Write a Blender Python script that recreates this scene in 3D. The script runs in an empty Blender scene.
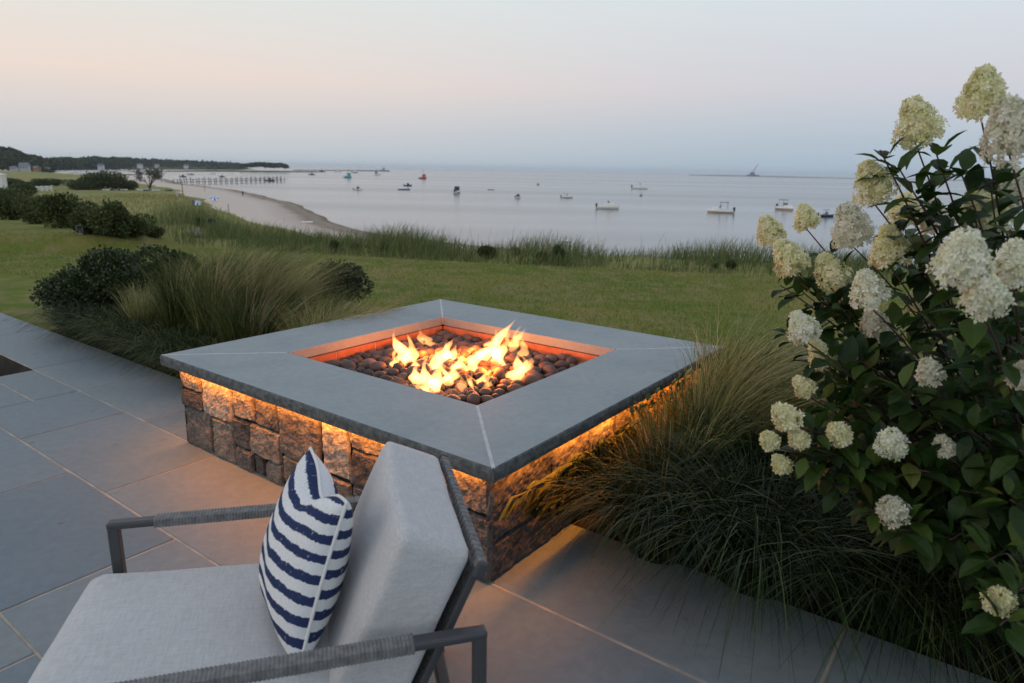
import bpy, bmesh, math, random
import numpy as np
from mathutils import Vector, Matrix, Euler, noise as mnoise
R = math.radians
rng = np.random.default_rng(7)
random.seed(7)
S = bpy.context.scene
COL = S.collection

# ------------------------------------------------------------------ camera
W, H, F = 1024, 683, 682.67
PITCH, ROLL, HC = 0.2462, 0.0185, 1.51
FW = Vector((0, math.cos(PITCH), -math.sin(PITCH)))
_rt = Vector((1, 0, 0)); _up = _rt.cross(FW)
RT = _rt * math.cos(ROLL) + _up * math.sin(ROLL)
UP = _up * math.cos(ROLL) - _rt * math.sin(ROLL)
cd = bpy.data.cameras.new('camera')
cam = bpy.data.objects.new('camera', cd); COL.objects.link(cam)
m = Matrix((RT, UP, -FW)).transposed().to_4x4(); m.translation = (0, 0, HC)
cam.matrix_world = m
cd.sensor_width = 36; cd.lens = 24.0; cd.clip_start = 0.05; cd.clip_end = 90000
cd.dof.use_dof = True; cd.dof.focus_distance = 2.9; cd.dof.aperture_fstop = 4.0
S.camera = cam

def ray(px, py):
    return RT * ((px - 512) / F) + UP * ((341.5 - py) / F) + FW
def gp(px, py, z=0.0):
    """the point of height z that the photograph shows at pixel px, py"""
    d = ray(px, py); return Vector((0, 0, HC)) + d * ((z - HC) / d.z)
def yp(px, py, Y):
    d = ray(px, py); return Vector((0, 0, HC)) + d * (Y / d.y)

def lin(r, g, b):
    f = lambda c: (c / 255 / 12.92) if c / 255 <= .04045 else ((c / 255 + .055) / 1.055) ** 2.4
    return (f(r), f(g), f(b), 1)

# ------------------------------------------------------------------ sky, sun, exposure
world = bpy.data.worlds.new('World'); S.world = world; world.use_nodes = True
wt = world.node_tree; wn = wt.nodes; wl = wt.links
for n in list(wn): wn.remove(n)
wo = wn.new('ShaderNodeOutputWorld'); bg = wn.new('ShaderNodeBackground')
tc = wn.new('ShaderNodeTexCoord'); sep = wn.new('ShaderNodeSeparateXYZ')
wl.new(tc.outputs['Generated'], sep.inputs[0])
def wramp(stops):
    r = wn.new('ShaderNodeValToRGB'); e = r.color_ramp.elements
    while len(e) < len(stops): e.new(0.5)
    for k, (p, c) in enumerate(stops): e[k].position = p; e[k].color = c
    return r
# twilight dome: pale blue at the horizon, lilac-grey above it, warmer towards the west (left)
east = wramp([(0.0, lin(168, 187, 203)), (.045, lin(179, 194, 208)), (.11, lin(206, 206, 215)), (.21, lin(213, 221, 227)), (.5, lin(198, 208, 220)), (1, lin(176, 190, 212))])
west = wramp([(0.0, lin(194, 204, 210)), (.05, lin(212, 209, 210)), (.11, lin(238, 220, 209)), (.20, lin(228, 228, 223)), (.5, lin(206, 210, 215)), (1, lin(176, 190, 212))])
for r in (east, west): wl.new(sep.outputs['Z'], r.inputs[0])
dotn = wn.new('ShaderNodeVectorMath'); dotn.operation = 'DOT_PRODUCT'
dotn.inputs[1].default_value = (-.90, .43, 0)
wl.new(tc.outputs['Generated'], dotn.inputs[0])
mr = wn.new('ShaderNodeMapRange'); mr.interpolation_type = 'SMOOTHSTEP'
mr.inputs[1].default_value = -.05; mr.inputs[2].default_value = .95
wl.new(dotn.outputs['Value'], mr.inputs[0])
mix = wn.new('ShaderNodeMixRGB'); wl.new(mr.outputs[0], mix.inputs[0])
wl.new(east.outputs[0], mix.inputs[1]); wl.new(west.outputs[0], mix.inputs[2])
sky = wn.new('ShaderNodeTexSky'); sky.sky_type = 'NISHITA'; sky.sun_disc = False
sky.sun_elevation = R(4); sky.sun_rotation = R(-115); sky.dust_density = 2
add = wn.new('ShaderNodeMixRGB'); add.blend_type = 'ADD'; add.inputs[0].default_value = .012
wl.new(mix.outputs[0], add.inputs[1]); wl.new(sky.outputs[0], add.inputs[2])
wl.new(add.outputs[0], bg.inputs[0]); bg.inputs[1].default_value = 1.0
wl.new(bg.outputs[0], wo.inputs[0])
sl = bpy.data.lights.new('sun', 'SUN'); sl.energy = .34; sl.angle = R(35); sl.color = (1, .86, .74)
sun = bpy.data.objects.new('sun', sl); COL.objects.link(sun)
sun.rotation_euler = (R(60), 0, R(-58))
S.view_settings.view_transform = 'Standard'; S.view_settings.look = 'None'
S.view_settings.exposure = 0; S.view_settings.gamma = 1
S.render.engine = 'CYCLES'
cy = S.cycles
cy.use_denoising = True; cy.max_bounces = 8; cy.diffuse_bounces = 4; cy.glossy_bounces = 3
cy.transmission_bounces = 4; cy.transparent_max_bounces = 40; cy.volume_bounces = 1
cy.sample_clamp_indirect = 4; cy.caustics_reflective = False; cy.caustics_refractive = False

HAZE = .00009
# ------------------------------------------------------------------ helpers: objects
def link(o, parent=None):
    COL.objects.link(o)
    if parent is not None: o.parent = parent
    return o
def tag(o, label=None, cat=None, group=None, kind=None):
    if label: o['label'] = label
    if cat: o['category'] = cat
    if group: o['group'] = group
    if kind: o['kind'] = kind
    return o
def mesh(name, v, f, mats=None, smooth=False, midx=None):
    me = bpy.data.meshes.new(name)
    v = np.asarray(v, dtype=np.float32).reshape(-1, 3)
    if isinstance(f, np.ndarray) and f.ndim == 2:
        n, k = f.shape
        me.vertices.add(len(v)); me.vertices.foreach_set('co', v.ravel())
        me.loops.add(n * k); me.loops.foreach_set('vertex_index', f.astype(np.int32).ravel())
        me.polygons.add(n); me.polygons.foreach_set('loop_start', (np.arange(n) * k).astype(np.int32))
        me.update(calc_edges=True); me.validate()
    else:
        me.from_pydata([tuple(map(float, p)) for p in v], [], [tuple(map(int, p)) for p in f]); me.update()
    for mt in (mats if isinstance(mats, (list, tuple)) else [mats]):
        if mt is not None: me.materials.append(mt)
    if midx is not None: me.polygons.foreach_set('material_index', np.asarray(midx, dtype=np.int32))
    if smooth: me.polygons.foreach_set('use_smooth', np.ones(len(me.polygons), dtype=bool))
    return me
def obj(name, v, f, mats=None, parent=None, smooth=False, midx=None, loc=None):
    o = bpy.data.objects.new(name, mesh(name, v, f, mats, smooth, midx))
    if loc is not None: o.location = loc
    return link(o, parent)
def empty(name, loc=(0, 0, 0), rz=0.0, label=None, cat=None, group=None):
    o = bpy.data.objects.new(name, None); o.empty_display_size = .1
    o.location = loc; o.rotation_euler = (0, 0, rz); link(o)
    return tag(o, label, cat, group)
def copy_tree(o, parent=None):
    c = o.copy(); link(c, None)
    if parent is not None: c.parent = parent
    for ch in list(o.children): copy_tree(ch, c)
    return c
class MB:
    """collects shapes for ONE mesh"""
    def __init__(s): s.v = []; s.f = []; s.m = []
    def add(s, v, f, mi=0):
        b = len(s.v); s.v += [tuple(p) for p in v]; s.f += [tuple(i + b for i in q) for q in f]; s.m += [mi] * len(f); return s
    def box(s, x0, x1, y0, y1, z0, z1, mi=0, M=None, ch=0.0):
        bm = bmesh.new(); bmesh.ops.create_cube(bm, size=1)
        for p in bm.verts: p.co = ((x0 + x1) / 2 + p.co.x * (x1 - x0), (y0 + y1) / 2 + p.co.y * (y1 - y0), (z0 + z1) / 2 + p.co.z * (z1 - z0))
        if ch: bmesh.ops.bevel(bm, geom=bm.edges[:], offset=ch, segments=2, affect='EDGES', profile=.5)
        s.bm(bm, mi, M); return s
    def bm(s, bm, mi=0, M=None):
        bm.verts.index_update()
        vs = [(M @ p.co if M else p.co.copy()) for p in bm.verts]
        s.add(vs, [[q.index for q in f.verts] for f in bm.faces], mi); bm.free()
    def tube(s, pts, rad, n=8, mi=0):
        pts = [Vector(p) for p in pts]
        if not isinstance(rad, (list, tuple)): rad = [rad] * len(pts)
        vs = []; fs = []
        u = None
        for i, p in enumerate(pts):
            t = (pts[min(i + 1, len(pts) - 1)] - pts[max(i - 1, 0)]).normalized()
            if u is None: u = t.orthogonal().normalized()
            u = (u - t * u.dot(t)).normalized(); w = t.cross(u)
            for k in range(n):
                a = 2 * math.pi * k / n; vs.append(p + (u * math.cos(a) + w * math.sin(a)) * rad[i])
        for i in range(len(pts) - 1):
            for k in range(n): fs.append((i * n + k, i * n + (k + 1) % n, (i + 1) * n + (k + 1) % n, (i + 1) * n + k))
        fs.append(tuple(range(n))[::-1]); fs.append(tuple((len(pts) - 1) * n + k for k in range(n)))
        return s.add(vs, fs, mi)
    def build(s, name, mats, parent=None, smooth=False, loc=None):
        return obj(name, s.v, s.f, mats, parent, smooth, s.m, loc)

# ------------------------------------------------------------------ helpers: materials
class NT:
    def __init__(s, name, rough=.8, spec=.3):
        s.m = bpy.data.materials.new(name); s.m.use_nodes = True; s.t = s.m.node_tree; s.n = s.t.nodes; s.l = s.t.links
        s.b = s.n['Principled BSDF']; s.b.inputs['Roughness'].default_value = rough; s.b.inputs['Specular IOR Level'].default_value = spec
    def new(s, t, **k):
        n = s.n.new(t)
        for a, b in k.items(): setattr(n, a, b)
        return n
    def coord(s, kind='Object', scale=(1, 1, 1)):
        t = s.new('ShaderNodeTexCoord'); mp = s.new('ShaderNodeMapping'); mp.inputs['Scale'].default_value = scale
        s.l.new(t.outputs[kind], mp.inputs[0]); return mp.outputs[0]
    def noise(s, vec, scale, detail=4, rough=.55, dist=0):
        n = s.new('ShaderNodeTexNoise'); n.inputs['Scale'].default_value = scale; n.inputs['Detail'].default_value = detail
        n.inputs['Roughness'].default_value = rough; n.inputs['Distortion'].default_value = dist
        if vec is not None: s.l.new(vec, n.inputs['Vector'])
        return n.outputs['Fac']
    def ramp(s, fac, stops, interp='LINEAR'):
        r = s.new('ShaderNodeValToRGB'); r.color_ramp.interpolation = interp; e = r.color_ramp.elements
        while len(e) < len(stops): e.new(.5)
        for k, (p, c) in enumerate(stops): e[k].position = p; e[k].color = tuple(c) if len(c) == 4 else tuple(c) + (1,)
        s.l.new(fac, r.inputs[0]); return r.outputs[0]
    def mix(s, fac, a, b, mode='MIX'):
        n = s.new('ShaderNodeMixRGB'); n.blend_type = mode
        for i, x in enumerate((fac, a, b)):
            if hasattr(x, 'is_output'): s.l.new(x, n.inputs[i])
            elif i == 0: n.inputs[0].default_value = x
            else: n.inputs[i].default_value = tuple(x) if len(x) == 4 else tuple(x) + (1,)
        return n.outputs[0]
    def math(s, op, a, b=0.0):
        n = s.new('ShaderNodeMath'); n.operation = op
        for i, x in enumerate((a, b)):
            if hasattr(x, 'is_output'): s.l.new(x, n.inputs[i])
            else: n.inputs[i].default_value = x
        return n.outputs[0]
    def base(s, x):
        if hasattr(x, 'is_output'): s.l.new(x, s.b.inputs['Base Color'])
        else: s.b.inputs['Base Color'].default_value = tuple(x) if len(x) == 4 else tuple(x) + (1,)
        return s
    def rough(s, x): s.l.new(x, s.b.inputs['Roughness']); return s
    def bump(s, h, strength=.3, dist=.01, prev=None):
        n = s.new('ShaderNodeBump'); n.inputs['Strength'].default_value = strength; n.inputs['Distance'].default_value = dist
        s.l.new(h, n.inputs['Height'])
        if prev is not None: s.l.new(prev, n.inputs['Normal'])
        s.l.new(n.outputs[0], s.b.inputs['Normal']); return n.outputs[0]
    def island(s):
        return s.new('ShaderNodeNewGeometry').outputs['Random Per Island']
    def objrand(s):
        return s.new('ShaderNodeObjectInfo').outputs['Random']
    def attr(s, name):
        return s.new('ShaderNodeAttribute', attribute_name=name).outputs['Fac']
    def translucent(s, fac, col):
        out = s.n['Material Output']; t = s.new('ShaderNodeBsdfTranslucent'); mx = s.new('ShaderNodeMixShader')
        if hasattr(col, 'is_output'): s.l.new(col, t.inputs[0])
        else: t.inputs[0].default_value = tuple(col) if len(col) == 4 else tuple(col) + (1,)
        mx.inputs[0].default_value = fac
        s.l.new(s.b.outputs[0], mx.inputs[1]); s.l.new(t.outputs[0], mx.inputs[2]); s.l.new(mx.outputs[0], out.inputs['Surface']); return s

def plain(name, c, rough=.6, spec=.3, metal=0.0, var=.12, scale=6, bump=0):
    t = NT(name, rough, spec); t.b.inputs['Metallic'].default_value = metal
    n = t.noise(t.coord('Object'), scale, 5)
    a = tuple(x * (1 - var) for x in c[:3]); b = tuple(min(1, x * (1 + var)) for x in c[:3])
    t.base(t.ramp(n, [(.3, a), (.7, b)]))
    if bump: t.bump(n, bump, .01)
    return t.m
def leafmat(name, stops, rough=.55, spec=.3, tr=.25, big=None):
    t = NT(name, rough, spec)
    c = t.ramp(t.island(), stops)
    if big:
        n = t.noise(t.coord('Object'), big, 3)
        c = t.mix(t.math('MULTIPLY', n, .9), c, (.55, .6, .4), 'MULTIPLY')
    t.base(c)
    if tr: t.translucent(tr, c)
    return t.m

# pit frame: origin at the pit's centre, u towards the camera's right along the pit, v along the pit to the left
PX, PY, YAW = -0.3137, 3.7449, 0.9315
def pit(a, b, z=0.0):
    c, s = math.cos(YAW), math.sin(YAW); return Vector((PX + c * a - s * b, PY + s * a + c * b, z))
# ------------------------------------------------------------------ ground
SHORE = np.array([(-520, 640), (-380, 590), (-290, 500), (-230, 455), (-200, 407), (-168, 347), (-105, 266), (-53, 172), (-30, 114), (-21, 101), (-8, 88), (4, 80), (22, 72), (60, 60), (130, 50), (260, 20), (500, -60)], float)
EDGE = np.array([(-80, 52), (-44, 44), (-34, 40), (-27, 36.5), (-22, 33), (-17, 29), (-14, 25), (-11, 20), (-9, 16.8), (-7, 15.0), (-5, 14.4), (-3, 13.8), (0, 12.9), (4.4, 11.9), (12, 9.6), (30, 5), (60, -6)], float)
def shore_d(x, y):
    """metres inland from the water's edge (negative on the water)"""
    x = np.asarray(x, float); y = np.asarray(y, float)
    best = np.full(x.shape, 1e9); sg = np.ones(x.shape)
    for (ax, ay), (bx, by) in zip(SHORE[:-1], SHORE[1:]):
        dx, dy = bx - ax, by - ay; L2 = dx * dx + dy * dy
        t = np.clip(((x - ax) * dx + (y - ay) * dy) / L2, 0, 1)
        d = np.hypot(x - ax - t * dx, y - ay - t * dy); cr = dx * (y - ay) - dy * (x - ax)
        u = d < best; best = np.where(u, d, best); sg = np.where(u, np.where(cr < 0, 1, -1), sg)
    return best * sg
def edge_y(x): return np.interp(x, EDGE[:, 0], EDGE[:, 1])
def lawn_z(x, y):
    x = np.asarray(x, float); y = np.asarray(y, float)
    z = -.05 - .018 * np.clip(y - 3, 0, None)
    lf = np.clip((-x - 5) / 9, 0, 1)
    z = z - lf * .045 * np.clip(y - 15, 0, None)
    bank = np.clip((y - 13.6 - .10 * (x + 9)) / .5, 0, 1) * np.clip((-x - 7.4) / 1.2, 0, 1)   # a low grass bank across the left of the lawn
    return z + .30 * bank * bank * (3 - 2 * bank)
def land_z(x, y):
    d = shore_d(x, y)
    low = np.interp(d, [-60, -12, 0, 6, 14, 24, 60, 200], [-12, -8.6, -8.0, -7.65, -7.15, -6.7, -6.2, -5.5])
    ey = edge_y(x); e = np.clip(y - ey, 0, None)
    zl = lawn_z(x, np.minimum(y, ey))
    fl = np.clip((-np.asarray(x) - 6) / 10, 0, 1)
    drop = (np.clip(e - 2.2, 0, None) * .38) * (1 - fl) + (np.clip(e - 1.5, 0, None) * .17) * fl
    return np.maximum(zl - drop, low)
def grid(xs, ys, zf):
    X, Y = np.meshgrid(xs, ys); Z = zf(X, Y); n, k = X.shape
    i = np.arange(n * k).reshape(n, k)
    f = np.stack([i[:-1, :-1], i[:-1, 1:], i[1:, 1:], i[1:, :-1]], -1).reshape(-1, 4)
    return np.stack([X, Y, Z], -1).reshape(-1, 3), f

# the water: one sheet to the horizon
t = NT('sea_water', .10, .5); t.b.inputs['IOR'].default_value = 1.33
wv = t.coord('Object', (.012, .05, 1)); big = t.noise(wv, 1.0, 4, .5)
t.base(t.ramp(big, [(.35, (.115, .16, .19)), (.65, (.15, .185, .205))]))
stv = t.coord('Object', (.0016, .011, 1)); st = t.noise(stv, 1.0, 3, .5)
t.rough(t.ramp(st, [(.38, (.11,) * 3), (.62, (.23,) * 3)]))
b1 = t.bump(t.noise(t.coord('Object', (.6, 1.0, 1)), 1.2, 4, .6), .22, .12)
t.bump(t.noise(t.coord('Object', (1, 1, 1)), 5, 3, .6), .12, .03, b1)
M_water = t.m
tag(obj('water', [(-14000, 20, -8), (14000, 20, -8), (14000, 14000, -8), (-14000, 14000, -8)], [(0, 1, 2, 3)], M_water), kind='structure')

# the low land behind the beach
t = NT('dune_meadow', .9, .15)
c = t.coord('Object'); n1 = t.noise(c, .055, 5, .6); n2 = t.noise(c, .7, 5, .65)
gr = t.ramp(n1, [(.32, (.19, .205, .062)), (.5, (.27, .26, .085)), (.68, (.34, .29, .125))])
gr = t.mix(.4, gr, t.ramp(n2, [(.3, (.45, .48, .4)), (.7, (1, 1, 1))]), 'MULTIPLY')
t.base(gr); t.bump(n2, .4, .25)
M_meadow = t.m
xs = np.concatenate([np.linspace(-520, -150, 38), np.linspace(-147, -40, 72), np.linspace(-39, 40, 132), np.linspace(42, 300, 40)])
ys = np.concatenate([np.linspace(3, 60, 150), np.linspace(61, 200, 110), np.linspace(203, 640, 90)])
def mz(x, y):
    z = land_z(x, y); d = shore_d(x, y); wid = np.interp(np.asarray(y), [80, 105, 170, 300], [11, 13, 25, 30])
    nz = np.sin(x * .21 + 1) * np.sin(y * .17) * .14
    z = z + nz * np.clip((d - wid) / 10, 0, 1) * np.clip((np.asarray(y) - edge_y(x) - 3) / 5, 0, 1)
    z = z - .16 * np.clip((wid + 1.5 - d) / 3, 0, 1) - .12 * (np.asarray(y) < edge_y(x) + .6)
    return z
v, f = grid(xs, ys, mz); tag(obj('meadow', v, f, M_meadow, smooth=True), kind='structure')
# the beach: a strip that follows the water's edge
t = NT('beach_sand', .95, .15)
c = t.coord('Object'); ia = t.attr('inland'); n2 = t.noise(c, .25, 5, .65)
u = t.math('ADD', t.math('MULTIPLY', ia, .05), t.math('MULTIPLY', t.math('SUBTRACT', n2, .5), .22))
t.base(t.ramp(u, [(.0, (.20, .155, .12)), (.06, (.30, .25, .20)), (.16, (.27, .205, .15)), (.26, (.48, .40, .34)), (.5, (.62, .52, .45)), (1, (.60, .51, .42))]))
t.bump(n2, .3, .2)
M_sand = t.m
def resample(P, step):
    out = [];
    for (a, b) in zip(P[:-1], P[1:]):
        k = max(2, int(np.hypot(*(b - a)) / step))
        out += [a + (b - a) * s for s in np.linspace(0, 1, k, endpoint=False)]
    return np.array(out + [P[-1]])
SP = resample(SHORE[2:], 4.0)
ker = np.ones(9) / 9
SPs = np.stack([np.convolve(np.pad(SP[:, k], 4, mode='edge'), ker, 'valid') for k in (0, 1)], -1)
tan = np.gradient(SPs, axis=0); tan /= np.linalg.norm(tan, axis=1)[:, None]; inn = np.stack([tan[:, 1], -tan[:, 0]], -1)
vs = []; ds = []
for i, (p, q) in enumerate(zip(SPs, inn)):
    wid = float(np.interp(p[1], [80, 105, 170, 300], [11, 13, 25, 30])) + 1.8 * math.sin(i * .37) + 1.1 * math.sin(i * .9)
    wob = .45 * math.sin(i * .5) + .25 * math.sin(i * 1.3)
    for tt in (-14, -4, -.5, 1.5, 4, 8, .6, .8, 1.0):
        d = tt if tt < 0 or tt in (1.5, 4, 8) else tt * wid
        if tt in (.6, .8, 1.0): d = 8 + (wid - 8) * (tt - .4) / .6
        zz = float(np.interp(d, [-60, -12, 0, 6, 14, 24, 60], [-12, -8.6, -8.0, -7.65, -7.15, -6.7, -6.2])) + .03
        if tt == 1.0: zz -= .45
        dd = d + (wob if d < 5 else 0)
        vs.append((p[0] + q[0] * dd, p[1] + q[1] * dd, zz)); ds.append(d)
k = 9; n = len(SPs); i = np.arange(n * k).reshape(n, k)
f = np.stack([i[:-1, :-1], i[1:, :-1], i[1:, 1:], i[:-1, 1:]], -1).reshape(-1, 4)[:, ::-1]
o = obj('beach', vs, f, M_sand, smooth=True); at = o.data.attributes.new('inland', 'FLOAT', 'POINT'); at.data.foreach_set('value', np.array(ds, dtype=np.float32))
tag(o, kind='structure')

# the lawn
t = NT('lawn_turf', .9, .1)
c = t.coord('Object'); n1 = t.noise(c, .35, 4, .6); n2 = t.noise(c, 2.2, 5, .7); n3 = t.noise(c, 60, 3, .7)
gr = t.ramp(n1, [(.3, (.085, .15, .018)), (.5, (.15, .18, .03)), (.68, (.27, .22, .07))])
gr = t.mix(t.ramp(n2, [(.44, (0, 0, 0)), (.70, (.9, .9, .9))]), gr, (.30, .23, .115))
gr = t.mix(.4, gr, t.ramp(n3, [(.3, (.45, .5, .4)), (.7, (1, 1, 1))]), 'MULTIPLY')
t.base(gr); t.bump(n3, .4, .03)
M_lawn = t.m
cols = np.concatenate([np.linspace(-60, -16, 50), np.linspace(-15.6, 16, 160), np.linspace(17, 50, 20)])
rows = np.linspace(0, 1, 160) ** .9
X = np.repeat(cols[None], len(rows), 0); Y = 1.0 + (edge_y(cols)[None] - 1.0) * rows[:, None]
Z = lawn_z(X, Y); n, k = X.shape; i = np.arange(n * k).reshape(n, k)
f = np.stack([i[:-1, :-1], i[:-1, 1:], i[1:, 1:], i[1:, :-1]], -1).reshape(-1, 4)
Zb = Z - .0
# keep the sheet under the patio and the bed
ca, sa = math.cos(YAW), math.sin(YAW)
A_ = ca * (X - PX) + sa * (Y - PY)
Zb = np.where(A_ < -.40, -.80, Zb)
tag(obj('lawn', np.stack([X, Y, Zb], -1).reshape(-1, 3), f, M_lawn, smooth=True), kind='structure')

def blades(P, h, w, lean, bend, wind=(0, 0), segs=1, zrot=None, wtop=.15, hv=.35, droop=None):
    """numpy ribbons: P roots (n,3); returns verts, faces"""
    n = len(P); az = rng.uniform(0, 2 * np.pi, n) if zrot is None else zrot
    hh = h * (1 + rng.uniform(-hv, hv, n)); ln = lean * rng.uniform(.2, 1.6, n)
    D = np.stack([np.cos(az) * ln + wind[0], np.sin(az) * ln + wind[1]], -1)
    fa = rng.uniform(0, 2 * np.pi, n); Wd = np.stack([np.cos(fa), np.sin(fa)], -1) * (w / 2)
    V = []
    for s in range(segs + 1):
        q = s / segs; bz = q * (1 - (bend * .35 if droop is None else droop) * q * q); bxy = q * (1 - bend) + bend * q * q * 1.6
        ww = 1 - (1 - wtop) * q ** 1.5
        C = P + np.concatenate([D * (hh * bxy)[:, None], (hh * bz)[:, None]], -1)
        o_ = np.concatenate([Wd * ww, np.zeros((n, 1))], -1)
        V += [C - o_, C + o_]
    V = np.stack(V, 1); k = 2 * (segs + 1)
    fq = np.array([[2 * s, 2 * s + 1, 2 * s + 3, 2 * s + 2] for s in range(segs)])
    Fc = (np.arange(n)[:, None, None] * k + fq[None]).reshape(-1, 4)
    return V.reshape(-1, 3), Fc
M_lawnblade = leafmat('lawn_blades', [(0, (.055, .115, .014)), (.45, (.145, .205, .028)), (.75, (.27, .26, .058)), (1, (.48, .38, .18))], .7, .15, .35)
nb = 130000
yy = 3.2 + (rng.uniform(0, 1, nb) ** 1.25) * 11.5; xx = rng.uniform(-1, 1, nb) * (yy * .8 + .8)
ok = (yy < edge_y(xx) + .1) & ((ca * (xx - PX) + sa * (yy - PY)) > .9)
P = np.stack([xx[ok], yy[ok], lawn_z(xx[ok], yy[ok]) - .004], -1)
v, f = blades(P, .040, .0065, .7, .3, segs=1, wtop=.2); tag(obj('lawn_grass', v, f, M_lawnblade), kind='stuff')
# rough unmown tufts on the bank at the left
# beach grass along the lawn's edge
M_dune = leafmat('dune_grass_blades', [(0, (.075, .12, .04)), (.5, (.125, .175, .06)), (.85, (.19, .21, .085)), (1, (.36, .29, .16))], .6, .2, .3)
nb = 34000
xx = rng.uniform(-10, 12, nb); e = rng.uniform(0, 1, nb) ** 1.1 * np.where(xx < -6.5, 5.5, 3.6)
yy = edge_y(xx) + .05 + e
dens = np.sin(xx * 2.3 + 1.7 * np.sin(yy * 1.7)) * .5 + np.sin(xx * .9 + yy * 1.1) * .5
ok = dens > rng.uniform(-1.3, .9, nb)
xx, yy, e = xx[ok], yy[ok], e[ok]
hgt = np.interp(e, [0, .5, 1.6, 4], [.13, .29, .38, .38]) * np.interp(xx, [-5, -1], [1.35, 1.0]) * (1 + .3 * np.sin(xx * 1.3 + 2 * np.sin(xx * .4)))
P = np.stack([xx, yy, land_z(xx, yy) - .03], -1)
v, f = blades(P, hgt, .013, .30, .35, wind=(.10, 0), segs=2, wtop=.1); tag(obj('beach_grass', v, f, M_dune), kind='stuff')
M_straw = leafmat('dry_seed_stalks', [(0, (.30, .24, .13)), (1, (.18, .17, .07))], .8, .1, .2)
nb = 260
xx = rng.uniform(-9, 12, nb); yy = edge_y(xx) + rng.uniform(.6, 3, nb)
P = np.stack([xx, yy, land_z(xx, yy)], -1)
v, f = blades(P, .52, .007, .12, .3, wind=(.06, 0), segs=3, wtop=.5); tag(obj('dry_seed_stalks', v, f, M_straw), kind='stuff')
# tussocky growth that breaks up the meadow
nb = 16000
xx = rng.uniform(-100, -8, nb); yy = rng.uniform(30, 190, nb)
d = shore_d(xx, yy); ok = (d > np.interp(yy, [80, 105, 170, 300], [11, 13, 25, 30]) - 1) & (yy > edge_y(xx) + 4) & (xx > -yy * .85)
xx, yy = xx[ok], yy[ok]; P = np.stack([xx, yy, mz(xx, yy) - .05], -1)
M_mead = leafmat('meadow_grass_blades', [(0, (.19, .21, .065)), (.5, (.28, .27, .09)), (1, (.38, .31, .16))], .8, .1, .4)
v, f = blades(P, .55, np.interp(yy, [30, 190], [.06, .22])[:, None] , .5, .2, segs=1, wtop=.3); tag(obj('meadow_grass', v, f, M_mead), kind='stuff')
# ------------------------------------------------------------------ patio
t = NT('bluestone_paving', .62, .35)
c = t.coord('Object'); isl = t.island()
n1 = t.noise(c, 1.7, 5, .6); n2 = t.noise(c, 22, 5, .65); n3 = t.noise(c, 160, 3, .7)
col = t.ramp(n1, [(.3, (.18, .225, .25)), (.55, (.225, .265, .285)), (.75, (.265, .285, .29))])
col = t.mix(.85, col, t.ramp(isl, [(0, (.66, .76, .84)), (.3, (.92, .95, .98)), (.6, (1.04, 1.0, .96)), (.8, (.76, .83, .88)), (1, (.88, .90, .84))]), 'MULTIPLY')
col = t.mix(.45, col, t.ramp(n2, [(.3, (.62, .62, .62)), (.7, (1, 1, 1))]), 'MULTIPLY')
sp = t.noise(c, 9, 2, .4); col = t.mix(t.ramp(sp, [(.71, (0, 0, 0)), (.76, (.6, .6, .6))]), col, (.07, .075, .075))
t.base(col); t.rough(t.ramp(n1, [(.3, (.5,) * 3), (.7, (.72,) * 3)]))
b0 = t.bump(n3, .12, .002); b1 = t.bump(n2, .35, .004, b0); t.bump(t.noise(t.coord('Object', (1, 1, 1)), 4.5, 6, .62, .6), .30, .02, b1)
M_blue = t.m
M_mortar = plain('pale_mortar', (.40, .35, .29), .9, .1, 0, .3, 9, .3)
strips = [(-1.03, -.46, [-9, -7.6, -6.2, -4.9, -3.5, -2.2, -.9, .4, 1.6, 2.5, 3.31, 4.68, 5.9, 7.1, 8.4, 10]),
          (-1.60, -1.03, [-9, -7.4, -6, -4.6, -3.1, -1.95, -.62, .80, 1.84, 2.51]),
          (-1.60, -1.03, [4.6, 5.6, 6.9, 8.2, 10]),
          (-1.60, -1.30, [2.51, 3.28]), (-1.30, -1.03, [2.51, 3.28]),
          (-2.22, -1.60, [-9, -7.9, -6.5, -5.2, -3.9, -2.6, -1.3, .14, 1.16, 2.4, 3.3, 4.6, 5.9, 7.2, 8.5, 10]),
          (-2.84, -2.22, [-9, -7, -5.6, -4.2, -2.8, -1.5, -.19, .95, 2.1, 3.4, 4.7, 6, 7.4, 8.7, 10]),
          (-3.5, -2.84, [-9, -6.4, -4, -1.9, -.8, .5, 1.7, 3, 4.3, 5.6, 7, 10]),
          (-4.6, -3.5, [-9, -6, -3, -1, 1.2, 3.2, 5.4, 7.6, 10]), (-6.0, -4.6, [-9, -5, -2, 1, 4, 7, 10])]
mb = MB()
for a0, a1, bs in strips:
    for b0, b1_ in zip(bs[:-1], bs[1:]):
        g = .0055; dz = random.uniform(-.0012, .0012); J = [random.uniform(-.0022, .0022) for _ in range(8)]
        P = [(a0 + g + J[0], b0 + g + J[1]), (a1 - g + J[2], b0 + g + J[3]), (a1 - g + J[4], b1_ - g + J[5]), (a0 + g + J[6], b1_ - g + J[7])]
        e = .003
        Pi = [(P[0][0] + e, P[0][1] + e), (P[1][0] - e, P[1][1] + e), (P[2][0] - e, P[2][1] - e), (P[3][0] + e, P[3][1] - e)]
        vs = [pit(a, b, dz) for a, b in Pi] + [pit(a, b, dz - .003) for a, b in P] + [pit(a, b, -.045) for a, b in P]
        fs = [(0, 1, 2, 3)] + [(4 + k, 4 + (k + 1) % 4, (k + 1) % 4, k) for k in range(4)] + [(8 + k, 8 + (k + 1) % 4, 4 + (k + 1) % 4, 4 + k) for k in range(4)]
        mb.add(vs, fs)
tag(mb.build('patio', M_blue), kind='structure')
mb = MB()
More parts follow.
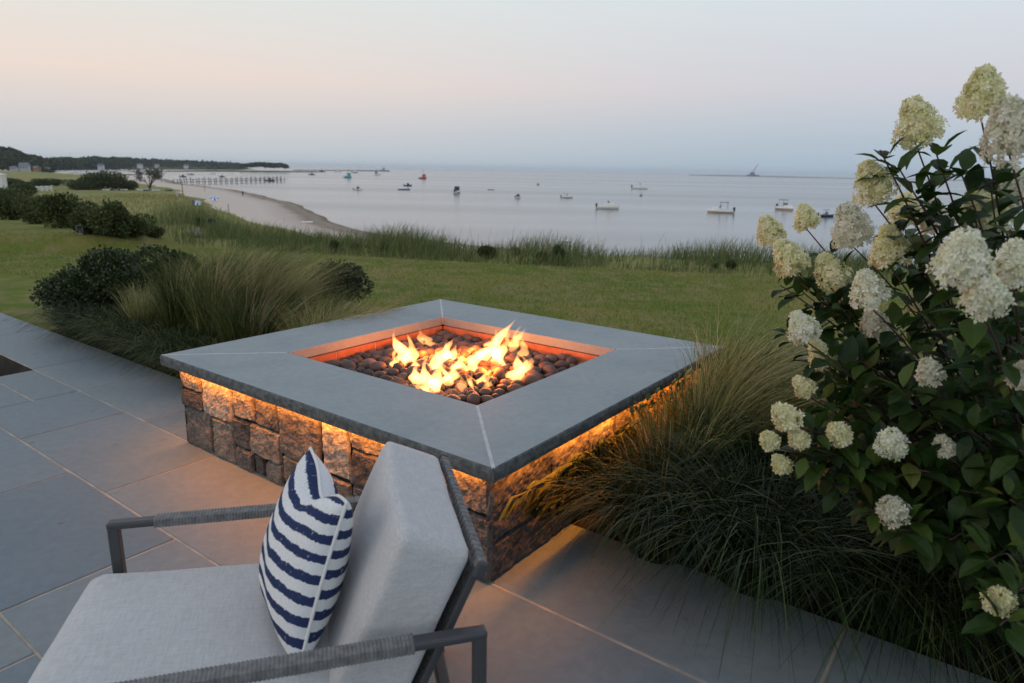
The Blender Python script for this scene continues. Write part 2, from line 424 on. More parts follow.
for a0, a1, b0, b1_ in [(-6, -1.6, -9, 10), (-1.6, -.463, -9, 3.276), (-1.6, -.463, 4.604, 10), (-1.034, -.463, 3.276, 4.604)]:
    mb.add([pit(a, b, -.0035) for a, b in ((a0, b0), (a1, b0), (a1, b1_), (a0, b1_))], [(0, 1, 2, 3)])
tag(mb.build('patio_joints', M_mortar), kind='structure')
# the opening with steps going down, at the left
mb = MB()
a0, a1, b0, b1_ = -1.598, -1.036, 3.278, 4.602
tread = [(-.17, b0, b0 + .55), (-.34, b0 + .55, b0 + .95), (-.51, b0 + .95, b1_)]
for z, p, q in tread:
    mb.add([pit(a0, p, z), pit(a1, p, z), pit(a1, q, z), pit(a0, q, z)], [(0, 1, 2, 3)])
for z, z2, p in [(0, -.17, b0), (-.17, -.34, b0 + .55), (-.34, -.51, b0 + .95)]:
    mb.add([pit(a0, p, z - .006), pit(a1, p, z - .006), pit(a1, p, z2), pit(a0, p, z2)], [(0, 1, 2, 3)], 1)
for a in (a0, a1): mb.add([pit(a, b0, -.006), pit(a, b1_, -.006), pit(a, b1_, -.6), pit(a, b0, -.6)], [(0, 1, 2, 3)], 1)
mb.add([pit(a0, b1_, -.006), pit(a1, b1_, -.006), pit(a1, b1_, -.6), pit(a0, b1_, -.6)], [(0, 1, 2, 3)], 1)
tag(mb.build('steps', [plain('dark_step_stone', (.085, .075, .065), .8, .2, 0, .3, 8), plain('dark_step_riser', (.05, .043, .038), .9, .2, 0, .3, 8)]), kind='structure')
# planting bed
M_soil = plain('dark_mulch', (.022, .016, .011), .95, .1, 0, .5, 25, .8)
mb = MB()
for a0, a1, b0, b1_ in [(-.455, 1.0, 1.0, 4.7), (-.455, 1.5, -9, -1.0)]:
    nA, nB = 14, 40
    V = [pit(a0 + (a1 - a0) * i / nA, b0 + (b1_ - b0) * j / nB, -.025 + .02 * mnoise.noise(Vector((i * .9, j * .9, 3)))) for j in range(nB + 1) for i in range(nA + 1)]
    mb.add(V, [(j * (nA + 1) + i, j * (nA + 1) + i + 1, (j + 1) * (nA + 1) + i + 1, (j + 1) * (nA + 1) + i) for j in range(nB) for i in range(nA)])
tag(mb.build('planting_bed', M_soil), kind='structure')

# ------------------------------------------------------------------ the fire pit
CA, CB = 1.11, 1.148                      # half sizes of the cap
IA0, IA1, IB0, IB1 = -.637, .619, -.68, .675
ZT, ZU = .51, .455
pit_e = empty('fire_pit', (PX, PY, 0), YAW, 'square grey stone fire pit with bluestone top and glowing under-cap light', 'fire pit')
# stone wall
t = NT('granite_veneer', .85, .25)
c = t.coord('Object'); isl = t.island()
n1 = t.noise(c, 14, 6, .65); n2 = t.noise(c, 70, 4, .7)
col = t.ramp(isl, [(0, (.075, .072, .075)), (.25, (.17, .155, .145)), (.45, (.25, .225, .20)), (.62, (.11, .108, .112)), (.8, (.42, .38, .33)), (.92, (.20, .15, .11)), (1, (.30, .28, .27))])
col = t.mix(.75, col, t.ramp(n1, [(.32, (.35, .32, .30)), (.5, (.8, .78, .75)), (.68, (1.25, 1.2, 1.12))]), 'MULTIPLY')
col = t.mix(.5, col, t.ramp(n2, [(.38, (.3, .3, .3)), (.62, (1.35, 1.35, 1.35))]), 'MULTIPLY')
t.base(col); b1 = t.bump(n1, .7, .012); t.bump(n2, .5, .004, b1)
M_gran = t.m
M_gap = plain('dark_wall_joint', (.035, .03, .027), .95, .1)
def split(x0, x1, z0, z1, out):
    w, h = x1 - x0, z1 - z0
    if w > .62 or (w > .24 and w > h * 1.6 and random.random() < .8):
        q = x0 + w * random.uniform(.36, .64); split(x0, q, z0, z1, out); split(q, x1, z0, z1, out)
    elif h > .33 and random.random() < .85 or (h > .22 and random.random() < .4):
        q = z0 + h * random.uniform(.32, .68); split(x0, x1, z0, q, out); split(x0, x1, q, z1, out)
    else: out.append((x0, x1, z0, z1))
mb = MB()
WA, WB = 1.018, 1.056
mb.box(-WA, WA, -WB, -.74, 0, ZU - .002, 1); mb.box(-WA, WA, .74, WB, 0, ZU - .002, 1); mb.box(-WA, -.70, -.739, .739, 0, ZU - .002, 1); mb.box(.70, WA, -.739, .739, 0, ZU - .002, 1)
random.seed(21)
for (ox, oy, dx, dy, nx, ny, L) in [(-WA, WB + .03, 0, -1, -1, 0, 2 * WB + .06), (-WA - .03, -WB, 1, 0, 0, -1, 2 * WA + .06), (WA, -WB - .03, 0, 1, 1, 0, 2 * WB + .06), (WA + .03, WB, -1, 0, 0, 1, 2 * WA + .06)]:
    rects = []; split(0, L, .002, ZU - .004, rects)
    for (x0, x1, z0, z1) in rects:
        g = .0025; nu = max(8, int((x1 - x0) / .009)); nv = max(8, int((z1 - z0) / .009))
        jt = lambda edge, s: 0 if edge else random.uniform(-.007, .016) * s
        l_, r_ = x0 < .01, x1 > L - .01
        cor = [(x0 + g + jt(l_, 1), max(.002, z0 + g - random.uniform(-.004, .008))), (x1 - g - jt(r_, 1), max(.002, z0 + g - random.uniform(-.004, .008))), (x1 - g - jt(r_, 1), z1 - g + random.uniform(-.008, .006)), (x0 + g + jt(l_, 1), z1 - g + random.uniform(-.008, .006))]
        base = random.uniform(.020, .028); tx, tz = random.uniform(-.006, .006), random.uniform(-.006, .006); sd = random.uniform(0, 99)
        V = []
        for j in range(nv + 1):
            for i in range(nu + 1):
                u, v_ = i / nu, j / nv
                x = (cor[0][0] * (1 - u) + cor[1][0] * u) * (1 - v_) + (cor[3][0] * (1 - u) + cor[2][0] * u) * v_
                z = (cor[0][1] * (1 - u) + cor[1][1] * u) * (1 - v_) + (cor[3][1] * (1 - u) + cor[2][1] * u) * v_
                ed = min(min(u, 1 - u) * (x1 - x0), min(v_, 1 - v_) * (z1 - z0))
                rim = min(1, ed / .007); rim = math.sqrt(rim * (2 - rim)) if rim < 1 else 1
                q = base + tx * (2 * u - 1) + tz * (2 * v_ - 1) + .009 * mnoise.noise(Vector((x * 9, z * 9, sd))) + .0055 * mnoise.noise(Vector((x * 30, z * 30, sd))) + .004 * mnoise.noise(Vector((x * 75, z * 75, sd))) 
                q = max(.006, q) * (.35 + .65 * rim)
                wx = .004 * mnoise.noise(Vector((x * 22, z * 22, sd + 5))) * (1 if 0 < i < nu else 1.3)
                V.append((ox + dx * (x + wx) + nx * q, oy + dy * (x + wx) + ny * q, max(.001, min(ZU - .003, z + wx))))
        Fq = [(j * (nu + 1) + i, j * (nu + 1) + i + 1, (j + 1) * (nu + 1) + i + 1, (j + 1) * (nu + 1) + i) for j in range(nv) for i in range(nu)]
        mb.add(V, Fq, 0)
mb.build('stone_wall', [M_gran, M_gap], pit_e)
# cap slabs, mitred at the corners
t = NT('bluestone_cap', .6, .35)
c = t.coord('Object'); n1 = t.noise(c, 2.5, 5, .6); n2 = t.noise(c, 30, 5, .7); n3 = t.noise(c, 180, 3, .7)
col = t.ramp(n1, [(.3, (.235, .285, .305)), (.5, (.28, .32, .335)), (.72, (.31, .34, .35))])
col = t.mix(.4, col, t.ramp(n2, [(.3, (.68, .68, .68)), (.7, (1.05, 1.05, 1.05))]), 'MULTIPLY')
t.base(col); b1 = t.bump(n3, .15, .002); t.bump(n2, .2, .003, b1)
M_cap = t.m
t = NT('bluestone_rough_edge', .85, .2)
c = t.coord('Object'); n1 = t.noise(c, 28, 6, .7)
t.base(t.ramp(n1, [(.3, (.055, .062, .065)), (.5, (.11, .12, .12)), (.7, (.20, .205, .20))])); t.bump(n1, .9, .008)
M_edge = t.m
outer = [(-CA, CB), (-CA, -CB), (CA, -CB), (CA, CB)]; inner = [(IA0, IB1), (IA0, IB0), (IA1, IB0), (IA1, IB1)]
for k in range(4):
    o0, o1, i1, i0 = [Vector(p) for p in (outer[k], outer[(k + 1) % 4], inner[(k + 1) % 4], inner[k])]
    d0 = (o0 - i0).normalized(); d1 = (o1 - i1).normalized(); g = .004
    dirv = (o1 - o0).normalized(); nrm = Vector((dirv.y, -dirv.x))
    if nrm.dot(o0) < 0: nrm = -nrm
    o0 = o0 + dirv * g; i0 = i0 + dirv * g; o1 = o1 - dirv * g; i1 = i1 - dirv * g
    N = 90; rows = []
    for (z, ins, amp) in [(ZT, .008, .0008), (ZT - .004, .0015, .0022), (ZT - .018, -.002, .0035), (ZT - .036, -.001, .004), (ZU, .003, .0035)]:
        rows.append([tuple((o0.lerp(o1, j / N) - nrm * (ins + (amp * mnoise.noise(Vector((j * .55, z * 90, k * 7.1))) + amp * .7 * mnoise.noise(Vector((j * .13, z * 20, k * 3.3))))))) + (z,) for j in range(N + 1)])
    V = [p for r in rows for p in r]; n_ = N + 1; Fs = []; Mi = []
    for r in range(4):
        for j in range(N): Fs.append((r * n_ + j, (r + 1) * n_ + j, (r + 1) * n_ + j + 1, r * n_ + j + 1)); Mi.append(1)
    b = len(V)
    V += [(i0.x, i0.y, ZT - .003), (i1.x, i1.y, ZT - .003), (i0.x, i0.y, ZU), (i1.x, i1.y, ZU)]
    ii0 = i0 + nrm * .003; ii1 = i1 + nrm * .003
    V += [(ii0.x, ii0.y, ZT), (ii1.x, ii1.y, ZT)]
    Fs.append(tuple(range(0, n_)) + (b + 5, b + 4)); Mi.append(0)
    Fs.append((b + 4, b + 5, b + 1, b + 0)); Mi.append(0)
    Fs.append((b, b + 1, b + 3, b + 2)); Mi.append(0)
    Fs.append(tuple(range(4 * n_, 5 * n_))[::-1] + (b + 2, b + 3)); Mi.append(1)
    o = obj('cap_slab', V, Fs, [M_cap, M_edge], pit_e, midx=Mi)
M_white = plain('white_mitre_joint', (.50, .50, .50), .9, .1, 0, .15, 30)
for k in range(4):
    o0, i0 = Vector(outer[k]), Vector(inner[k]); d = (o0 - i0); L = d.length; d.normalize(); n_ = Vector((-d.y, d.x)) * .0065
    o0 = o0 - d * .012; i0 = i0 + d * .004
    z1 = ZT + .0006; z0 = ZU + .004
    V = [(p.x + s * n_.x, p.y + s * n_.y, z) for z in (z0, z1) for (p, s) in ((i0, -1), (i0, 1), (o0, 1), (o0, -1))]
    obj('mitre_joint', V, [(4, 5, 6, 7), (0, 3, 2, 1), (0, 1, 5, 4), (1, 2, 6, 5), (2, 3, 7, 6), (3, 0, 4, 7)], M_white, pit_e)
# firebrick liner
M_brick = plain('firebrick', (.42, .16, .085), .9, .1, 0, .2, 12, .3)
M_bj = plain('firebrick_joint', (.60, .40, .28), .9, .1)
mb = MB(); q = .014
la0, la1, lb0, lb1 = IA0 + q, IA1 - q, IB0 + q, IB1 - q
for (p0, p1, fx) in [((la0, lb0), (la0, lb1), (-1, 0)), ((la1, lb0), (la1, lb1), (1, 0)), ((la0, lb0), (la1, lb0), (0, -1)), ((la0, lb1), (la1, lb1), (0, 1))]:
    p0, p1, fx = Vector(p0), Vector(p1), Vector(fx); L = (p1 - p0).length; dv = (p1 - p0) / L; n_ = max(1, round(L / .32))
    for j in range(n_):
        s0, s1 = L * j / n_ + .003, L * (j + 1) / n_ - .003
        aa, bb = p0 + dv * s0, p0 + dv * s1 + fx * .045
        mb.box(min(aa.x, bb.x), max(aa.x, bb.x), min(aa.y, bb.y), max(aa.y, bb.y), .12, ZU - .004, 0, None, .003)
    aa, bb = p0 + dv * .004 + fx * .004, p0 + dv * (L - .004) + fx * .040
    mb.box(min(aa.x, bb.x), max(aa.x, bb.x), min(aa.y, bb.y), max(aa.y, bb.y), .12, ZU - .007, 1)
mb.build('firebrick_liner', [M_brick, M_bj], pit_e)
# the strip of amber light under the overhang of the cap
t = NT('amber_light_strip'); t.b.inputs['Base Color'].default_value = (.8, .5, .2, 1)
t.b.inputs['Emission Color'].default_value = (1, .42, .08, 1); t.b.inputs['Emission Strength'].default_value = 3
M_led = t.m
LED_W = 8.5
for (x, y, L, ax) in [(-CA + .040, 0, 2 * WB, 'y'), (CA - .040, 0, 2 * WB, 'y'), (0, -CB + .040, 2 * WA, 'x'), (0, CB - .040, 2 * WA, 'x')]:
    hx, hy = (.004, L / 2) if ax == 'y' else (L / 2, .004)
    s = MB().box(x - hx, x + hx, y - hy, y + hy, ZU - .007, ZU - .001, 0).build('light_strip', M_led, pit_e)
    ld = bpy.data.lights.new('strip_lamp', 'AREA'); ld.shape = 'RECTANGLE'; ld.size = max(.022, 2 * hx); ld.size_y = max(.022, 2 * hy)
    ld.energy = LED_W; ld.color = (1, .29, .025)
    lo = bpy.data.objects.new('strip_lamp', ld); lo.location = (x, y, ZU - .0085); link(lo, pit_e)

# pebbles in the pit
t = NT('fire_pebble', .6, .35)
c = t.coord('Object'); n1 = t.noise(c, 25, 4, .6); rnd = t.objrand()
col = t.ramp(rnd, [(0, (.04, .035, .034)), (.3, (.095, .068, .058)), (.55, (.17, .105, .08)), (.8, (.06, .052, .05)), (1, (.25, .15, .11))])
col = t.mix(.5, col, t.ramp(n1, [(.3, (.6, .6, .6)), (.7, (1.15, 1.12, 1.1))]), 'MULTIPLY')
t.base(col); t.bump(n1, .15, .004); M_peb = t.m
variants = []
for k in range(7):
    bm = bmesh.new(); bmesh.ops.create_icosphere(bm, subdivisions=3, radius=1)
    sx, sy, sz = random.uniform(.9, 1.25), random.uniform(.75, 1.0), random.uniform(.58, .8)
    for p in bm.verts:
        n_ = 1 + .16 * mnoise.noise(p.co * 1.1 + Vector((k * 9, 0, 0))) + .04 * mnoise.noise(p.co * 3 + Vector((0, k * 9, 0)))
        p.co = Vector((p.co.x * sx, p.co.y * sy, p.co.z * sz)) * n_
    me = bpy.data.meshes.new('pebble'); bm.to_mesh(me); bm.free(); me.materials.append(M_peb)
    me.polygons.foreach_set('use_smooth', np.ones(len(me.polygons), dtype=bool)); variants.append(me)
placed = []
def seen(a, b, z):
    p = pit(a, b, z); cpos = Vector((0, 0, HC)); s = (ZT - p.z) / (cpos.z - p.z); h = p + (cpos - p) * s
    da, db = h.x - PX, h.y - PY; aa, bb = ca * da + sa * db, -sa * da + ca * db
    return IA0 + .004 < aa < IA1 - .004 and IB0 + .004 < bb < IB1 - .004
def level(a, b): return .375 + .05 * math.exp(-((a - .02) ** 2 + b * b) / .18)
bed = MB(); npeb = 0
for rr, tries in ((.046, 60), (.039, 1800), (.033, 3200), (.027, 6000), (.021, 9000)):
    for _ in range(tries):
        r = rr * random.uniform(.88, 1.12); a = random.uniform(la0 + r, la1 - r); b = random.uniform(lb0 + r, lb1 - r)
        if any((a - p) ** 2 + (b - q_) ** 2 < (.86 * (r + s)) ** 2 for p, q_, s in placed): continue
        placed.append((a, b, r)); z = level(a, b) + r * .55 + random.uniform(-.006, .010)
        me = random.choice(variants)
        if seen(a, b, z + r * .6) and npeb < 300:
            o = bpy.data.objects.new('fire_stone', me); link(o); npeb += 1
            o.location = pit(a, b, z); o.scale = (r, r, r)
            o.rotation_euler = (random.uniform(-.35, .35), random.uniform(-.35, .35), random.uniform(0, 6.28))
            tag(o, 'smooth brown-grey pebble lying among the others in the lit fire pit', 'pebble', 'pebbles filling the fire pit')
# small filler stones below them, one bed
fill = variants[0]; fv = np.array([tuple(p.co) for p in fill.vertices]); ff = [tuple(p.vertices) for p in fill.polygons]
bm = bmesh.new(); bmesh.ops.create_icosphere(bm, subdivisions=2, radius=1); fv = np.array([tuple(p.co) for p in bm.verts]); ff = np.array([[q.index for q in p.verts] for p in bm.faces]); bm.free()
VV = []; FFs = []
nf = 0
for _ in range(1500):
    a = random.uniform(la0 + .01, la1 - .01); b = random.uniform(lb0 + .01, lb1 - .01); r = random.uniform(.018, .032)
    p = pit(a, b, level(a, b) - random.uniform(0, .02)); mtx = np.array(Euler((random.random(), random.random(), random.random() * 6)).to_matrix())
    VV.append((fv * [r * 1.15, r * .9, r * .7]) @ mtx.T + np.array(p)); FFs.append(ff + nf * len(fv)); nf += 1
tag(obj('filler_stones', np.concatenate(VV), np.concatenate(FFs), M_peb, smooth=True), kind='stuff')
mb = MB(); mb.add([pit(a, b, .33) for a, b in ((la0, lb0), (la1, lb0), (la1, lb1), (la0, lb1))], [(0, 1, 2, 3)])
mb.build('gravel_pan', M_soil); tag(bpy.data.objects['gravel_pan'], kind='stuff')

# the fire
fire_loc = pit(0, -.02, .40)
fire = empty('fire', fire_loc, 0, 'bright yellow gas fire flickering over pebbles in the pit', 'fire')
def flame_mat(name, strength):
    mt = bpy.data.materials.new(name); mt.use_nodes = True; nt = mt.node_tree
    for n_ in list(nt.nodes): nt.nodes.remove(n_)
    out = nt.nodes.new('ShaderNodeOutputMaterial'); em = nt.nodes.new('ShaderNodeEmission')
    em.inputs[0].default_value = (1, .40, .11, 1); em.inputs[1].default_value = strength
    nt.links.new(em.outputs[0], out.inputs['Volume']); return mt
M_fl = flame_mat('flame_glow', 100)
M_fl2 = flame_mat('flame_glow_thin', 50)
def flame(px, py, tipx, tipy, wid, dist_ab, mt=None, seed=0, flat=.6, curl=1.0):
    """a tongue whose foot and tip stand where the photograph shows them, dist_ab metres in front of or behind the pit's middle"""
    b0 = gp(px, py, .425); Y = b0.y
    t0 = yp(tipx, tipy, Y + .02)
    L = (t0 - b0).length; w = 1.18 * wid / F * Y
    rs = random.Random(seed); n_ = 22; k = 12; V = []; Fs = []
    side = Vector((1, 0, 0)); ph = rs.uniform(0, 6); amp = .10 * L * curl
    for i in range(n_ + 1):
        u = i / n_
        c_ = b0.lerp(t0, u) + side * amp * math.sin(ph + u * 5.2) * u ** .6 * (1 - .3 * u) + Vector((0, 1, 0)) * amp * .7 * math.sin(ph * 2 + u * 4) * u
        prof = (math.sin(math.pi * min(1, (u + .06) ** .62)) ** .9 if u < 1 else 0) * (1 - u * .35)
        prof *= 1 + .28 * math.sin(ph * 3 + u * 11)
        r = max(.0008, w * .62 * prof)
        for j in range(k):
            a = 2 * math.pi * j / k + u * 1.2 * math.sin(ph)
            rr = r * (1 + .25 * math.sin(2 * a + u * 6 + ph))
            V.append(c_ + Vector((math.cos(a) * rr, math.sin(a) * rr * flat, .12 * rr * math.sin(a * 2))) - fire_loc)
    for i in range(n_):
        for j in range(k): Fs.append((i * k + j, i * k + (j + 1) % k, (i + 1) * k + (j + 1) % k, (i + 1) * k + j))
    Fs.append(tuple(range(k))[::-1]); Fs.append(tuple(n_ * k + j for j in range(k)))
    o = obj('flame', V, Fs, mt or M_fl, fire, smooth=True)
FL = [(404, 362, 396, 329, 15, .0, 0, 1), (407, 366, 411, 332, 12, .02, 0, 2), (416, 384, 418, 362, 14, -.15, 0, 3), (424, 388, 430, 352, 11, -.2, 0, 4), (437, 392, 436, 356, 14, -.25, 0, 5),
      (432, 372, 447, 340, 17, .05, 0, 6), (446, 362, 452, 338, 13, .12, 0, 7), (456, 374, 466, 352, 15, .0, 0, 8), (470, 372, 486, 345, 17, .05, 0, 9), (482, 364, 498, 334, 17, .1, 0, 10),
      (494, 360, 512, 316, 12, .15, 0, 11), (498, 366, 504, 338, 18, .08, 0, 12), (510, 352, 523, 323, 8, .12, 1, 13), (516, 380, 522, 349, 13, -.1, 0, 14), (508, 378, 533, 358, 12, -.05, 0, 15),
      (476, 384, 500, 366, 9, -.12, 0, 16), (436, 388, 462, 368, 9, -.2, 0, 17), (484, 388, 496, 378, 8, -.25, 1, 18), (488, 348, 500, 332, 11, .2, 1, 19), (430, 344, 418, 330, 8, .25, 1, 20),
      (462, 392, 458, 368, 7, -.2, 1, 22), (448, 384, 455, 362, 11, -.1, 0, 23), (526, 372, 531, 355, 9, 0, 1, 24), (466, 360, 476, 344, 8, .2, 1, 25), (400, 352, 424, 346, 7, .1, 1, 26)]
for px_, py_, tx_, ty_, w_, dd, kk, sd in FL: flame(px_, py_, tx_, ty_, w_ * .8, dd, M_fl2 if kk else M_fl, sd, curl=1.6)
rf = random.Random(77)
for k in range(34):                                    # small wisps and licks between the tongues
    px_, py_, tx_, ty_, w_, dd, kk, sd = rf.choice(FL)
    x = px_ + rf.uniform(-12, 12); y = py_ + rf.uniform(-6, 6); hh = rf.uniform(7, 24)
    flame(x, y, x + rf.uniform(-7, 10), y - hh, rf.uniform(3.5, 8), 0, rf.choice([M_fl, M_fl2, M_fl2]), 100 + k, curl=1.8)
for (a, b, e) in [(-.05, .22, 12), (.05, -.02, 15), (-.02, -.28, 12), (.22, .05, 9)]:
    ld = bpy.data.lights.new('fire_lamp', 'POINT'); ld.energy = e; ld.color = (1, .21, .025); ld.shadow_soft_size = .07
    lo = bpy.data.objects.new('fire_lamp', ld); lo.location = pit(a, b, .485) - fire_loc; link(lo, fire)
# ------------------------------------------------------------------ armchair
TH = .246
CW, CL, AZ = .68, .92, .56
ch_o = Vector((-.039 - math.sin(TH) * CW / 2, 1.252 + math.cos(TH) * CW / 2, 0))
CH_ROT = math.pi + TH
chair = empty('armchair', ch_o, CH_ROT, 'outdoor lounge armchair with grey frame and pale grey cushions', 'armchair')
M_frame = plain('charcoal_metal', (.055, .056, .060), .42, .45, .0, .06, 30)
t = NT('woven_cord', .75, .25); c = t.coord('Object'); n1 = t.noise(c, 60, 3)
t.base(t.ramp(n1, [(.3, (.12, .12, .12)), (.7, (.22, .22, .215))])); t.bump(n1, .3, .002); M_cord = t.m
def fabric(name, c0, c1, sc=230):
    t = NT(name, .92, .1); c = t.coord('Object', (1, 1, 1)); n1 = t.noise(t.coord('Object', (1, .12, 1)), sc, 3, .6); n2 = t.noise(t.coord('Object', (.12, 1, .5)), sc, 3, .6); n3 = t.noise(c, 5, 4)
    f = t.math('ADD', t.math('MULTIPLY', n1, .5), t.math('MULTIPLY', n2, .5))
    col = t.ramp(f, [(.38, c0), (.62, c1)]); col = t.mix(.25, col, t.ramp(n3, [(.3, (.75, .75, .75)), (.7, (1, 1, 1))]), 'MULTIPLY')
    t.base(col); b1 = t.bump(f, .25, .002); t.bump(n3, .25, .03, b1); t.b.inputs['Sheen Weight'].default_value = .2; return t.m
M_fab = fabric('pale_linen', (.445, .445, .448), (.56, .556, .552))
def rbox(cx_, cy_, cz_, sx, sy, sz, rad, puff=0.0, nx=14, seed=0, wob=.003):
    """a soft cushion: rounded box of half sizes, faces puffed out"""
    bm = bmesh.new(); bmesh.ops.create_cube(bm, size=2); bmesh.ops.subdivide_edges(bm, edges=bm.edges[:], cuts=nx, use_grid_fill=True)
    for p in bm.verts:
        q = Vector((p.co.x * sx, p.co.y * sy, p.co.z * sz))
        core = Vector((max(-sx + rad, min(sx - rad, q.x)), max(-sy + rad, min(sy - rad, q.y)), max(-sz + rad, min(sz - rad, q.z))))
        dl = q - core
        if dl.length > 1e-9: q = core + dl.normalized() * rad if (abs(dl.x) > 1e-9) + (abs(dl.y) > 1e-9) + (abs(dl.z) > 1e-9) > 1 or True else q
        u, v_, w_ = p.co
        k = (1 - u * u) * (1 - v_ * v_); k2 = (1 - w_ * w_)
        q.z += puff * k * (1 if w_ > 0 else -1) * abs(w_)
        q += Vector((mnoise.noise(q * 7 + Vector((seed, 0, 0))), mnoise.noise(q * 7 + Vector((0, seed, 3))), mnoise.noise(q * 6 + Vector((5, 0, seed))))) * wob
        p.co = q
    V = [tuple(p.co) for p in bm.verts]; Fq = [[q.index for q in f.verts] for f in bm.faces]
    bm.free(); return V, Fq
def xf(V, M): return [tuple(M @ Vector(p)) for p in V]
bw = .034; bt = .020
def bar(mb_, pts, w, h, mi=0):
    """flat bar with rounded corners that follows pts in the x-z plane at constant y"""
    pass
for sgn, spl in ((1, 2.2), (-1, .6)):                # the arms splay a little towards the front
    yo = sgn * CW / 2; y0, y1 = (yo - bw, yo) if sgn > 0 else (yo, yo + bw)
    m_ = MB()
    m_.box(.0, CL, y0, y1, AZ - bt, AZ, 0, None, .006)
    A0 = Matrix.Translation((0, yo, 0)) @ Matrix.Rotation(R(spl) * sgn, 4, 'Z') @ Matrix.Translation((0, -yo, 0))
    m_.v = xf(m_.v, A0); m_.build('arm', M_frame, chair)
    for x0, x1 in ((0, .030), (CL - .030, CL)):
        MB().box(x0 + .001, x1 - .001, y0 + .002, y1 - .002, 0, AZ - bt + .004, 0, A0, .004).build('leg', M_frame, chair)
    # woven cord wrapped round the middle of the arm
    n_ = 78; x0, x1 = .155, .80; V = []; Fq = []; prof = []
    for i in range(n_ * 4 + 1):
        x = x0 + (x1 - x0) * i / (n_ * 4); b_ = .0004 + .0018 * abs(math.sin(math.pi * i / 4)); prof.append((x, b_))
    k = 4
    for x, b_ in prof: V += [(x, y0 - b_, AZ - bt - b_), (x, y1 + b_, AZ - bt - b_), (x, y1 + b_, AZ + b_), (x, y0 - b_, AZ + b_)]
    for i in range(len(prof) - 1):
        for j in range(4): Fq.append((i * 4 + j, (i + 1) * 4 + j, (i + 1) * 4 + (j + 1) % 4, i * 4 + (j + 1) % 4))
    Fq += [(0, 1, 2, 3), tuple((len(prof) - 1) * 4 + j for j in (3, 2, 1, 0))]
    obj('arm_wrap', xf(V, A0), Fq, M_cord, chair)
SY = CW / 2 - bw - .004
m_ = MB()
for y in (-SY - .002, SY - .024): m_.box(.03, CL - .032, y, y + .026, .235, .275, 0, None, .004)
m_.box(CL - .06, CL - .032, -SY + .026, SY - .026, .236, .274, 0, None, .004); m_.box(.05, .08, -SY + .026, SY - .026, .236, .274, 0, None, .004)
m_.build('seat_frame', M_frame, chair)
ST = .405
V, Fq = rbox(0, 0, 0, (CL - .22) / 2, SY - .004, .065, .045, .014, 16, 3)
obj('seat_cushion', xf(V, Matrix.Translation((.25, 0, ST - .077)) @ Matrix.Rotation(R(-3.2), 4, 'Y') @ Matrix.Translation(((CL - .22) / 2 + .02, 0, .012))), Fq, M_fab, chair, True)
# reclined back
REC = R(24); BH = .375
Mb = Matrix.Translation((.182, 0, .285)) @ Matrix.Rotation(-REC, 4, 'Y')
V, Fq = rbox(0, 0, 0, .084, SY - .030, BH / 2 + .03, .022, 0, 18, 8, .004)
V = [(x + (.012 * (1 - (y / .25) ** 2) * (1 - (z / .3) ** 2) if x > 0 else 0), y, z) for x, y, z in V]
obj('back_cushion', xf(V, Mb @ Matrix.Translation((.104, 0, BH / 2 + .045))), Fq, M_fab, chair, True)
for y in (-SY + .02, SY - .045): MB().box(-.009, .009, y, y + .018, -.05, BH + .06, 0, Mb, .004).build('back_post', M_frame, chair)
m_ = MB()
BT = BH + .066
for i in range(26):
    y = -SY + .02 + (2 * SY - .04) * i / 26
    m_.box(-.011, .011, y + .0006, y + (2 * SY - .04) / 26 - .0006, BT - .016, BT + .008, 0, Mb, .004)
for i in range(22):
    z = .02 + (BT - .05) * i / 22
    m_.box(-.004, .004, -SY + .045, SY - .045, z, z + (BT - .05) / 22 - .003, 0, Mb, .001)
m_.build('woven_back', M_cord, chair)
for y in (-SY + .004, SY - .02): MB().box(-.013, .013, y, y + .014, BT - .032, BT + .010, 0, Mb, .006).build('end_cap', M_frame, chair)

# striped pillow
t = NT('striped_canvas', .92, .1)
c = t.coord('Object'); vv = t.attr('band'); uu = t.attr('along')
comb = t.new('ShaderNodeCombineXYZ'); t.l.new(uu, comb.inputs[0]); t.l.new(vv, comb.inputs[1])
w1 = t.noise(comb.outputs[0], 6, 2, .5); w2 = t.noise(comb.outputs[0], 42, 3, .6)
ph = t.math('ADD', vv, t.math('ADD', t.math('MULTIPLY', t.math('SUBTRACT', w1, .5), .035), t.math('MULTIPLY', t.math('SUBTRACT', w2, .5), .032)))
sn = t.math('ADD', t.math('MULTIPLY', t.math('SINE', t.math('MULTIPLY', ph, 2 * math.pi * 8.0)), .5), .5)
dry = t.noise(comb.outputs[0], 18, 4, .7)
msk = t.math('MULTIPLY', t.ramp(sn, [(.54, (0, 0, 0)), (.60, (1, 1, 1))]), t.ramp(dry, [(.30, (.35,) * 3), (.38, (1, 1, 1))]))
lnn = t.noise(t.coord('Object', (1, .1, 1)), 500, 2)
wh = t.ramp(lnn, [(.3, (.60, .61, .62)), (.7, (.76, .765, .76))])
t.base(t.mix(msk, wh, (.028, .042, .105))); t.bump(lnn, .2, .002)
M_str = t.m
M_pipe = plain('white_piping', (.72, .72, .71), .9, .1, 0, .05, 30)
PH, PW, PT = .192, .198, .092
N = 40; V = []; Fq = []; band = []; along = []
